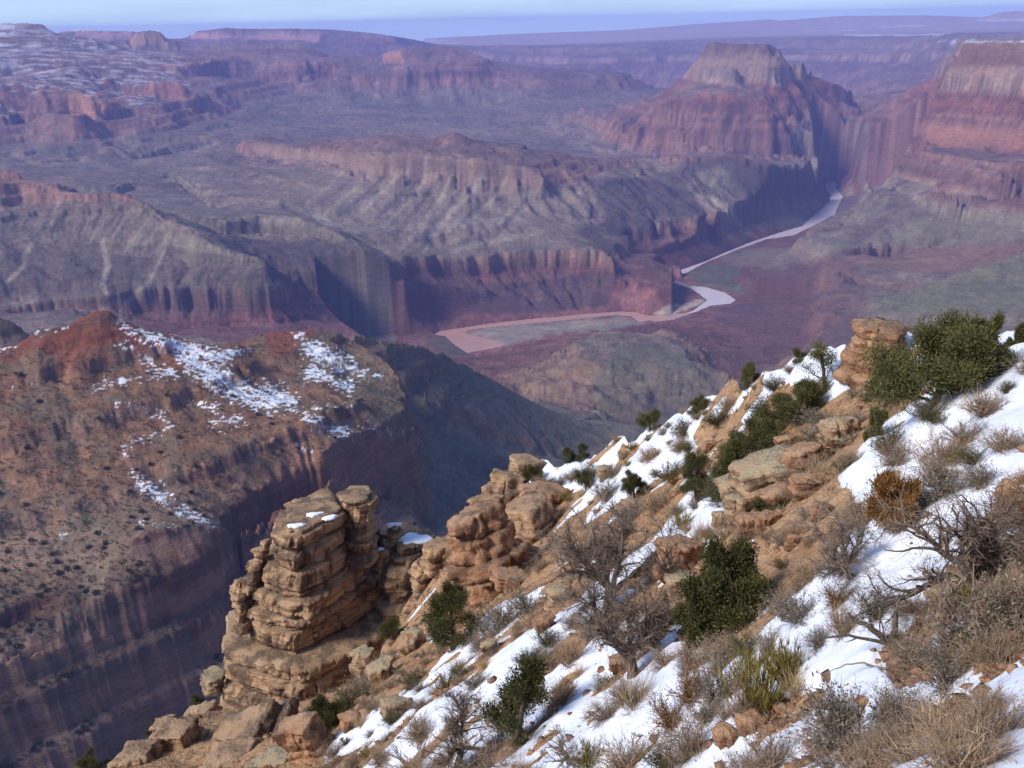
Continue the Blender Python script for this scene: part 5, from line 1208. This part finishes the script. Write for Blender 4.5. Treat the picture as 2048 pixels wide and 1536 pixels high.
T('pinyon_tree', 770, 1120, 40, 66, 'narrow upright pinyon in the gap behind the pinnacle', 'pinyon', 8, .9, R=97)
T('pinyon_tree', 926, 1070, 46, 48, 'small pinyon perched on the cliffy outcrop', 'pinyon', 9, .9)
T('pinyon_tree', 1140, 922, 40, 34, 'twin lobed little pinyon on the crest, left lobe', 'pinyon', 10, .8)
T('pinyon_tree', 1165, 920, 34, 42, 'twin lobed little pinyon on the crest, taller right lobe', 'pinyon', 11, .8)
T('pinyon_tree', 1300, 866, 74, 50, 'wide low pinyon on the crest beyond the first snow bank', 'pinyon', 12, .9)
T('pinyon_tree', 1396, 832, 56, 46, 'round pinyon on the crest halfway to the orange knob', 'pinyon', 13, .9)
T('pinyon_tree', 1497, 776, 46, 54, 'round headed pinyon standing tallest on the middle crest', 'pinyon', 14, .9)
T('pinyon_tree', 1598, 726, 46, 32, 'small grey green pinyon on the crest left of the snow bank', 'pinyon', 15, .7, gap=.2)
T('pinyon_tree', 1650, 784, 116, 100, 'thin dark pinyon with bare boughs seen against the snow bank', 'pinyon', 16, .7, gap=.45)
T('pinyon_tree', 1588, 845, 118, 92, 'bushy pinyon left of the thin dark one', 'pinyon', 17, 1.0)
T('pinyon_tree', 1530, 885, 140, 100, 'ragged brownish pinyon in the row below the crest', 'pinyon', 18, .8, gap=.25)
T('pinyon_tree', 1512, 932, 140, 88, 'dark spreading pinyon just above the middle outcrop', 'pinyon', 19, 1.0)
T('pinyon_tree', 1458, 976, 110, 104, 'dark pinyon at the low left side of the middle outcrop', 'pinyon', 20, 1.0)
T('pinyon_tree', 1398, 1004, 100, 104, 'dark pinyon left of its twin by the middle outcrop', 'pinyon', 21, 1.0)
T('juniper_bush', 1272, 996, 66, 60, 'compact round juniper on the orange bank below the crest', 'juniper', 22, 1.0)
T('juniper_bush', 1172, 982, 66, 44, 'grey green juniper bush beside the upper snow patch', 'juniper', 23, .8, gap=.2)
T('juniper_bush', 1064, 972, 52, 42, 'olive juniper bush near the lip of the cliffy outcrop', 'juniper', 24, .9)
T('juniper_tree', 1030, 1490, 175, 170, 'open yellow green juniper low on the slope with snow showing through', 'juniper', 25, 1.0, gap=.35)
T('juniper_bush', 655, 1462, 100, 66, 'dark juniper bush in shade under the pinnacle ledge', 'juniper', 26, 1.1)
T('pinyon_tree', 396, 1425, 36, 42, 'small pinyon on the ledge at the foot of the pinnacle', 'pinyon', 27, .8, R=72)
T('pinyon_tree', 312, 1500, 42, 62, 'dark pinyon growing on the left brink above the canyon', 'pinyon', 28, 1.0, R=60)
T('pinyon_tree', 190, 1560, 70, 64, 'leftmost pinyon peeping over the bottom edge', 'pinyon', 29, 1.0, R=58)
T('juniper_bush', 2030, 690, 44, 44, 'yellowish juniper bush on the far right crest', 'juniper', 30, .8)
T('pinyon_tree', 1742, 872, 50, 66, 'slim young pinyon on the snow below the big spreading one', 'pinyon', 31, .9)
T('rusty_juniper', 1795, 1062, 128, 108, 'rust brown dying juniper on the snow behind the gnarled leafless tree', 'juniper', 32, 1.1, mat=M_RUST, gap=.25)
T('juniper_bush', 1540, 1035, 110, 46, 'low grey olive bush along the underside of the middle outcrop', 'juniper', 33, .8, gap=.15)
T('pinyon_tree', 1690, 742, 40, 32, 'small pinyon at the left foot of the orange knob', 'pinyon', 34, .8)

# --- leafless trees
def bare_tree(name, x, y, w, h, label, seed, lean=(0, 0), nlimb=4, twig=900, bark=None, twm=None, R=None, spread=.9, fine=.012, cat='bare tree'):
    P, sn, R_ = hit(x, y)
    d = np.linalg.norm(P); W_, H_ = w * d / F, h * d / F * 1.05
    r = np.random.default_rng(seed)
    e = tag(empty(name, P, -math.atan2(P[0], P[1])), label, cat, None)
    size = max(W_, H_)
    tr = limb((0, 0, -.2), (lean[0], 0, 1), H_ * .30, size * .042 + .012, size * .030, 6, .3, 0, r)
    TR = tubes([tr], 8)
    limbs = []
    for k in range(nlimb):
        a = -spread + 2 * spread * (k + .5) / nlimb + r.normal(0, .12)
        dirn = (math.sin(a) * W_ / size * 1.3 + lean[0] * .6, r.normal(0, .35), math.cos(a) * H_ / size + .05)
        L1 = limb(tr[0][-1 - (k % 2)], dirn, size * r.uniform(.42, .58), size * .022 + .006, size * .007, 10, .42, .02, r)
        br = [L1]; subs = []
        for q in range(2, 10):
            for _ in range(2):
                s = limb(L1[0][q], unit(L1[0][q] - L1[0][q - 1]) + r.normal(0, .65, 3) + np.array([0, 0, .15]), size * r.uniform(.12, .28), L1[1][q] * .6, size * .0025 + .001, 7, .5, .01, r)
                br.append(s); subs.append(s[0])
        subs = np.array(subs)
        m_ = twig // nlimb; i = r.integers(0, len(subs), m_); t = r.integers(2, 7, m_)
        D = unit(unit(subs[i, t] - subs[i, t - 1]) + r.normal(0, .6, (m_, 3)))
        v1, f1, p1 = ribbons(subs[i, t], D, r.uniform(.04, .12, m_) * size, np.full(m_, fine * 1.0), .6, 3, r)
        i2 = r.integers(0, m_, m_ * 2); t2 = r.integers(1, 4, m_ * 2)
        v2, f2, _ = ribbons(p1[i2, t2], unit(D[i2] + r.normal(0, .7, (m_ * 2, 3))), r.uniform(.02, .07, m_ * 2) * size, np.full(m_ * 2, fine * .7), .5, 2, r)
        limbs.append((tubes(br, 5), join([(v1, f1), (v2, f2)])))
    mesh_obj('trunk', TR[0], TR[1], bark or M_BARK, e)
    for tb, tw in limbs:
        lo = mesh_obj('limb', tb[0], tb[1], bark or M_BARK, e)
        mesh_obj('twigs', tw[0], tw[1], twm or M_TWIG, lo, smooth=False)
    TREES.append((x, y - h / 2, w)); return e
bare_tree('leafless_tree', 1895, 1195, 340, 262, 'large gnarled leafless tree with wide twisted limbs at the right edge', 201, (.1, 0), 6, 1800, M_DARKBARK, fine=.009)
bare_tree('leafless_tree', 1215, 1215, 260, 200, 'fine twigged grey leafless tree right of the cliffy outcrop', 202, (-.2, 0), 6, 3600, fine=.018, spread=1.1)
bare_tree('leafless_tree', 1332, 1195, 90, 165, 'slender dark leafless tree with a curved trunk against snow', 203, (-.05, 0), 3, 300, M_DARKBARK, M_DARKBARK, fine=.014, spread=.6)
bare_tree('leafless_tree', 1268, 1352, 270, 225, 'dark leafless tree with limbs sweeping left over the snow, left of the dense juniper', 204, (-.4, 0), 6, 3600, M_DARKBARK, fine=.013)
bare_tree('leafless_tree', 915, 1545, 150, 175, 'leafless tree at the bottom edge left of the open juniper', 205, (.1, 0), 5, 2200, M_DARKBARK, fine=.013)
bare_tree('leafless_tree', 1130, 1540, 180, 130, 'low tangle of fallen leafless branches on the bottom edge', 206, (.4, 0), 4, 600, fine=.010, spread=1.2)
bare_tree('leafless_tree', 1560, 1245, 70, 90, 'small leafless tree beside the right foot of the dense juniper', 207, (.3, 0), 3, 260, fine=.010)
bare_tree('leafless_shrub', 1655, 1500, 100, 88, 'sparse leafless shrub on snow left of the great sagebrush', 208, (-.1, 0), 4, 130, fine=.006, spread=1.1, cat='bare shrub')
bare_tree('leafless_shrub', 1405, 1490, 44, 44, 'tiny leafless shrub standing alone in the smooth snow', 209, (0, 0), 3, 60, M_DARKBARK, M_DARKBARK, fine=.006, cat='bare shrub')
bare_tree('leafless_shrub', 1290, 1470, 40, 46, 'tiny dark twiggy shrub in the snow near the shaded drift', 210, (.1, 0), 3, 120, M_DARKBARK, M_DARKBARK, fine=.006, cat='bare shrub')
bare_tree('leafless_tree', 1715, 1150, 180, 100, 'spreading grey twig thicket left of the gnarled leafless tree', 211, (-.3, 0), 6, 2200, fine=.009, spread=1.3)
bare_tree('leafless_tree', 1700, 1080, 120, 130, 'bleached dead boughs in front of the rusty juniper', 212, (-.4, 0), 3, 90, fine=.007, spread=.9)
bare_tree('leafless_shrub', 2040, 1440, 60, 60, 'spiky bare stems on the snow at the right edge', 213, (0, 0), 4, 40, fine=.006, cat='bare shrub')
# the snag
P, sn, R_ = hit(1782, 1302); d = np.linalg.norm(P); u_ = d / F
e = tag(empty('dead_snag', P, -math.atan2(P[0], P[1])), 'short grey dead snag with one upright stub and arms reaching left over snow', 'dead tree')
def path(pts, r0, r1):
    p = np.array([(a * u_, b * u_, c * u_) for a, b, c in pts]); q = [p[0]]
    for i in range(len(p) - 1): q += [p[i] + (p[i + 1] - p[i]) * t for t in (.33, .67, 1)]
    q = np.array(q); q[1:-1] += rng.normal(0, 1.0 * u_, (len(q) - 2, 3)); return q, np.linspace(r0, r1, len(q)) * u_
t_ = tubes([path([(0, 0, -8), (0, 0, 20), (1, 2, 55), (0, 3, 90)], 9, 4)], 8); mesh_obj('trunk', t_[0], t_[1], M_BARK, e)
t_ = tubes([path([(0, 0, 12), (-25, -4, 32), (-50, -6, 46), (-72, -4, 52), (-80, 0, 60)], 7, 2), path([(-38, -6, 40), (-42, -6, 62), (-36, -6, 74)], 2.4, .8)], 7); mesh_obj('limb', t_[0], t_[1], M_DARKBARK, e)
t_ = tubes([path([(-4, 0, 12), (-30, -10, 20), (-75, -14, 22), (-110, -14, 8), (-148, -14, -10)], 4, .8), path([(-60, -14, 20), (-78, -18, 8)], 1.6, .5)], 6); mesh_obj('limb', t_[0], t_[1], M_DARKBARK, e)
t_ = tubes([path([(0, 0, 78), (28, 2, 80), (44, 2, 78)], 1.8, .6)], 6); mesh_obj('limb', t_[0], t_[1], M_BARK, e)
P, sn, R_ = hit(1725, 1345); d = np.linalg.norm(P); u_ = d / F
e = tag(empty('fallen_branch', P + np.array([0, 0, .05]), -math.atan2(P[0], P[1])), 'thin crooked fallen branch lying on the snow below the dead snag', 'branch')
t_ = tubes([path([(50, 2, 6), (8, 0, 8), (0, 0, 14), (-30, 0, -2), (-58, 0, -26)], 2.6, .8)], 6); mesh_obj('stick', t_[0], t_[1], M_BARK, e)

# --- shrubs where the photograph shows them
for s in [('sage', 1722, 1502, 170, 175), ('sage', 1780, 1440, 90, 110), ('sage', 1960, 1300, 170, 190), ('sage', 2030, 1250, 120, 150), ('bare', 1905, 1290, 150, 120), ('sage', 1700, 1450, 80, 80), ('tan', 1995, 1338, 92, 100), ('tan', 1950, 1330, 60, 60), ('tan', 1925, 1548, 150, 150), ('tan', 1985, 1480, 110, 120), ('tan', 1900, 1500, 130, 110), ('tan', 1965, 1440, 84, 96),
          ('olive', 1985, 1420, 50, 50), ('tan', 1835, 1470, 90, 80), ('olive', 1866, 1455, 40, 40), ('tan', 1545, 1545, 110, 100), ('tan', 1385, 1512, 100, 90), ('olive', 1335, 1536, 90, 70), ('tan', 1250, 1545, 100, 70), ('rust', 1385, 1400, 70, 100), ('rust', 1345, 1452, 78, 84), ('sage', 1438, 1400, 80, 115), ('sage', 1415, 1440, 70, 70), ('tan', 1486, 1440, 54, 110), ('ephedra', 1520, 1420, 84, 112), ('ephedra', 1578, 1368, 74, 90), ('ephedra', 1500, 1350, 40, 50), ('tan', 1452, 1440, 40, 50),
          ('grass', 1275, 1405, 100, 70), ('tan', 1250, 1400, 60, 50), ('olive', 1858, 838, 62, 56), ('tan', 1972, 830, 80, 60), ('tan', 1932, 884, 72, 58), ('tan', 1888, 930, 84, 84), ('tan', 2012, 900, 74, 52), ('olive', 1955, 925, 76, 40), ('tan', 1880, 966, 62, 54), ('olive', 2016, 782, 36, 26), ('olive', 1778, 905, 62, 70), ('tan', 1795, 930, 66, 66), ('olive', 1688, 886, 92, 52), ('tan', 1640, 790, 40, 40), ('sage', 1905, 985, 110, 70), ('sage', 1962, 972, 64, 54), ('sage', 1848, 1010, 70, 60),
          ('tan', 1782, 985, 62, 56), ('tan', 1700, 1062, 44, 70), ('tan', 1735, 1045, 70, 90), ('tan', 1668, 1100, 40, 44), ('tan', 1630, 1152, 66, 44), ('tan', 1690, 1140, 60, 54), ('ephedra', 1925, 1215, 46, 50), ('rust', 1680, 1210, 60, 60), ('sage', 1600, 1240, 90, 56), ('sage', 1640, 1290, 60, 40), ('tan', 1690, 1270, 66, 80), ('olive', 1812, 1300, 50, 60), ('tan', 1840, 1330, 100, 60),
          ('sage', 1010, 1252, 84, 62), ('sage', 1062, 1222, 72, 54), ('sage', 985, 1275, 60, 44), ('sage', 760, 1345, 50, 40), ('sage', 722, 1388, 56, 54), ('olive', 700, 1420, 70, 44), ('olive', 830, 1370, 50, 40), ('olive', 1020, 940, 32, 26), ('tan', 1090, 970, 40, 24), ('olive', 1120, 975, 44, 30), ('tan', 1145, 960, 36, 28), ('olive', 1180, 950, 50, 28), ('tan', 1228, 955, 40, 34), ('sage', 1215, 1000, 60, 44), ('sage', 1260, 1040, 80, 46), ('tan', 1320, 1020, 66, 54),
          ('bare', 1180, 1120, 120, 90), ('bare', 1300, 1300, 110, 110), ('tan', 1330, 1330, 60, 40), ('tan', 1400, 1330, 80, 60), ('sage', 1450, 1330, 90, 60), ('olive', 1500, 1310, 80, 50), ('tan', 1000, 1450, 60, 80), ('tan', 960, 1300, 40, 50), ('tan', 1140, 1330, 50, 70), ('tan', 1185, 1280, 44, 60), ('olive', 1060, 1330, 50, 44), ('tan', 1120, 1410, 70, 60), ('tan', 840, 1480, 60, 60), ('bare', 830, 1530, 110, 90), ('bare', 990, 1530, 110, 80), ('tan', 1210, 1440, 60, 50), ('ephedra', 1180, 1536, 60, 50),
          ('sage', 1660, 850, 90, 36), ('olive', 1745, 800, 60, 40), ('tan', 1710, 850, 50, 40), ('grass', 1400, 1080, 40, 60), ('olive', 1575, 1330, 60, 40), ('sage', 1540, 1300, 70, 44), ('tan', 1600, 1180, 40, 40), ('olive', 1440, 1000, 70, 44), ('tan', 1360, 900, 40, 36), ('olive', 1340, 960, 60, 50), ('tan', 1300, 920, 44, 36), ('olive', 1370, 870, 60, 36), ('olive', 1440, 850, 60, 40), ('tan', 1460, 820, 50, 34), ('olive', 1550, 780, 50, 36)]:
    put_shrub(*s)
# --- and the smaller ones between them
tries = 0; nsc = 0
while nsc < 250 and tries < 9000:
    tries += 1
    i = int(rng.integers(30, int(len(GT) * .72))); j = int(rng.integers(int(N1 * .46), N1 - 2))
    x, y = float(GPX[i, j]), float(GPY[i, j])
    if not (640 < x < 2060 and 690 < y < 1560): continue
    P, sn, R_ = hit(x, y)
    if abs(R_ - GR[i, j]) > .06 * R_: continue
    if x > 1550 and y > 1250 and rng.random() < .7: continue
    if x < 1100 and y < 1230: 
        if rng.random() > .25: continue
    if sn and rng.random() > .42: continue
    if SN[i, j] > .55 and rng.random() > .25: continue
    d = np.linalg.norm(P); w = rng.uniform(.42, 1.0) * F / d; w = min(w, 110)
    if any((x - p[2]) ** 2 + (y - p[3]) ** 2 < (.42 * (w + p[4])) ** 2 * .6 for p in PLACED): continue
    if any(abs(x - q[0]) < .45 * q[2] and abs(y - q[1]) < .4 * q[2] for q in TREES): continue
    kind = rng.choice(['tan', 'grass', 'olive', 'sage', 'bare', 'rust', 'ephedra'], p=[.40, .2, .14, .13, .06, .04, .03])
    put_shrub(str(kind), x, y, w, w * rng.uniform(.6, .95)); nsc += 1
# --- short dry grass and litter between the shrubs, uncountable
gv_, gf_, n = [], [], 0
Pn = []
for _ in range(50000):
    i = int(rng.integers(20, int(len(GT) * .74))); j = int(rng.integers(int(N1 * .44), N1))
    if SZ[i, j] > GZr[i, j] + .02 or ex[i, j] > .3 or (GR[i, j] < 16 and rng.random() < .75): continue
    if vnoise(np.array([GX[i, j] / 2.2]), np.array([GY[i, j] / 2.2]), 81)[0] < rng.random() * .8 - .25: continue
    Pn.append((GX[i, j], GY[i, j], GZr[i, j] - .02, GR[i, j]))
    if len(Pn) >= 9000: break
Pn = np.array(Pn); nb = 7
Pb = np.repeat(Pn, nb, 0); Pb[:, :2] += rng.normal(0, .05, (len(Pb), 2))
v, f, _ = ribbons(Pb[:, :3], unit(np.column_stack([rng.normal(0, .45, (len(Pb), 2)), np.ones(len(Pb))])), rng.uniform(.07, .24, len(Pb)) * (1 + Pb[:, 3] / 90), .006 + .0005 * Pb[:, 3], .4, 2)
tag(mesh_obj('dry_grass', v, f, M_TANT, smooth=False), kind='stuff')
# ------------------------------------------------------------------ junipers dotted over the red ridge and the grey slope
def clump(seed, n=150):
    r = np.random.default_rng(seed)
    c = rdir(14, .3, r) * .34; c[:, 2] = abs(c[:, 2]) + .22
    P = c[r.integers(0, 14, n)] + r.normal(0, .13, (n, 3)); D = rdir(n, .4, r)
    return leaves(P, D, r.uniform(.2, .36, n), r.uniform(.12, .22, n), r)
M_FARJ = plant_mat('distant juniper', [(.030, .032, .018), (.048, .047, .026), (.070, .062, .034)])
FARM = []
for s in range(4):
    v, f = clump(900 + s); o = mesh_obj('juniper', v, f, M_FARJ, link=False, smooth=False); FARM.append(o.data); bpy.data.objects.remove(o)
cand = np.nonzero(((Rx > 900) & (Rx < 1760) & (PXx > -40) & (PXx < 850) & (PYx > 610) & (PYx < 1560) & (SL < 1.0)).ravel())[0]
rng2 = np.random.default_rng(99)
# even in area seen, so take by pixel cells
flatX, flatY, flatZ, flatPX, flatPY, flatR, flatS = [a.ravel() for a in (X, Y, Zx, PXx, PYx, Rx, SNOW)]
elv = Zx / Rx; visb = (elv >= np.maximum.accumulate(elv, axis=1) - 1e-4).ravel()
cand = cand[visb[cand]]
cell = (flatPX[cand] // 4).astype(int) * 1000 + (flatPY[cand] // 4).astype(int)
_, first = np.unique(cell[rng2.permutation(len(cell))], return_index=True)
cand = cand[rng2.permutation(len(cand))]; cell = (flatPX[cand] // 4).astype(int) * 1000 + (flatPY[cand] // 4).astype(int)
_, first = np.unique(cell, return_index=True); cand = cand[first]
den = .10 + .06 * fbm(flatPX[cand] / 60, flatPY[cand] / 40, 3, 400) + .05 * (flatS[cand] > .3) + .05 * sstep(980, 1080, flatPY[cand])
den = den * (1 - .75 * sstep(760, 690, flatPY[cand]) * (flatPX[cand] < 250))
pick = cand[rng2.random(len(cand)) < den]
sz = rng2.uniform(2.2, 5.2, len(pick)) * np.where(rng2.random(len(pick)) < .12, 1.35, 1)
order = np.argsort(-sz / flatR[pick]); big_ = order[:290]; rest = order[290:]
for k in big_:
    i = pick[k]
    o = bpy.data.objects.new('juniper', FARM[int(rng2.integers(0, 4))]); C.collection.objects.link(o)
    o.location = (flatX[i], flatY[i], flatZ[i] - .25 * sz[k] * .3); o.scale = (sz[k], sz[k], sz[k] * .85); o.rotation_euler = (0, 0, rng2.random() * 6.28)
    tag(o, 'dark round juniper dotted on the snow streaked red ridge across the side canyon', 'juniper', 'junipers dotted over the red ridge')
c2 = np.nonzero(((Rx > 1450) & (Rx < 2350) & (PXx > 700) & (PXx < 1340) & (PYx > 670) & (PYx < 1150)).ravel() & visb)[0]
cell = (flatPX[c2] // 5).astype(int) * 1000 + (flatPY[c2] // 5).astype(int); c2 = c2[rng2.permutation(len(c2))]; cell = (flatPX[c2] // 5).astype(int) * 1000 + (flatPY[c2] // 5).astype(int)
_, first = np.unique(cell, return_index=True); c2 = c2[first]; c2 = c2[rng2.random(len(c2)) < .10]
allp = np.concatenate([pick[rest], c2]); alls = np.concatenate([sz[rest], rng2.uniform(1.6, 3.6, len(c2))])
V, Fq, n = [], [], 0
base_ = [clump(950 + s, 26) for s in range(6)]
for i, s in zip(allp, alls):
    v, f = base_[int(rng2.integers(0, 6))]
    V.append(v * s * 1.08 + np.array([flatX[i], flatY[i], flatZ[i] - .08 * s])); Fq.append(f + n); n += len(v)
tag(mesh_obj('shrubbery', np.concatenate(V), np.concatenate(Fq), M_FARJ, smooth=False), kind='stuff')
print('far junipers', len(pick), len(c2))
# ------------------------------------------------------------------ labels that single each shrub out, from the landmarks around it
LM = [(1870, 710, 'the big crest pinyon'), (1452, 1170, 'the dense middle juniper'), (905, 1230, 'the shadowed juniper'), (1030, 1400, 'the open juniper'), (1895, 1080, 'the gnarled leafless tree'), (1228, 1110, 'the fine twigged tree'), (1272, 1250, 'the dark sweeping tree'),
      (1560, 970, 'the lichened slab'), (1742, 700, 'the orange knob'), (1790, 1010, 'the rusty juniper'), (1770, 1255, 'the grey snag'), (1722, 1420, 'the great sagebrush'), (1040, 1060, 'the cliffy outcrop'), (1497, 750, 'the tall crest pinyon'), (1300, 840, 'the low crest pinyon'), (1402, 955, 'the left outcrop pinyon'), (1272, 966, 'the round juniper'), (1520, 1370, 'the big broom shrub'), (915, 1480, 'the bottom leafless tree'), (1960, 1210, 'the right sagebrush mass'), (1588, 810, 'the bushy pinyon')]
KW = {'grass': 'straw grass tuft', 'ephedra': 'yellow green broom shrub', 'sage': 'grey sagebrush', 'tan': 'tan dry shrub', 'olive': 'dark olive shrub', 'bare': 'bare grey twig shrub', 'rust': 'rust brown shrub'}
ORD = ['closest', 'second closest', 'third closest', 'fourth closest', 'fifth closest', 'sixth closest', 'seventh closest', 'eighth closest', 'ninth closest', 'tenth closest', 'eleventh closest', 'twelfth closest', 'thirteenth closest', 'fourteenth closest', 'fifteenth closest']
groups = {}
for p in PLACED:
    o, kind, x, y, w, sn = p
    dl = [(math.hypot(x - a, y - b), t, a, b) for a, b, t in LM if math.hypot(x - a, y - b) > 12]
    dd, t, a, b = min(dl)
    dx, dy = x - a, y - b
    where = ('right of' if dx > 0 else 'left of') if abs(dx) > abs(dy) * 1.1 else ('below' if dy > 0 else 'above')
    groups.setdefault((kind, sn, where, t), []).append((dd, p))
for (kind, sn, where, t), ps in groups.items():
    ps.sort(key=lambda q: q[0])
    for k, (dd, p) in enumerate(ps):
        lab = f"{KW[kind]} {'on snow' if sn else 'on bare dirt'}, {ORD[min(k, 14)]} {where} {t}" if len(ps) > 1 else f"{KW[kind]} {'on snow' if sn else 'on bare dirt'} {where} {t}"
        tag(p[0], lab, 'grass tuft' if kind == 'grass' else 'shrub', {'grass': 'straw grass tufts on the near slope'}.get(kind, KW[kind] + 's on the near slope'))
# ------------------------------------------------------------------ the blue air of the canyon
if HAZE:
    hm = bpy.data.materials.new('blue haze'); hm.use_nodes = True
    hn = hm.node_tree.nodes; hl = hm.node_tree.links; hn.clear()
    pv = hn.new('ShaderNodeVolumePrincipled'); pv.inputs['Color'].default_value = (.36, .41, 1.0, 1)
    pv.inputs['Density'].default_value = HAZE_D; pv.inputs['Anisotropy'].default_value = 0.0
    ho = hn.new('ShaderNodeOutputMaterial'); hl.new(pv.outputs['Volume'], ho.inputs['Volume'])
    zt = float(max(Zx.max() + 4, 40)); zb = -2700.0; hx, hy0, hy1 = 24000.0, -400.0, 30800.0
    hv = [(-hx, hy0, zb), (hx, hy0, zb), (hx, hy1, zb), (-hx, hy1, zb), (-hx, hy0, zt), (hx, hy0, zt), (hx, hy1, zt), (-hx, hy1, zt)]
    hf = np.array([(0, 3, 2, 1), (4, 5, 6, 7), (0, 1, 5, 4), (1, 2, 6, 5), (2, 3, 7, 6), (3, 0, 4, 7)])
    tag(mesh_obj('haze', hv, hf, hm, smooth=False), kind='stuff')
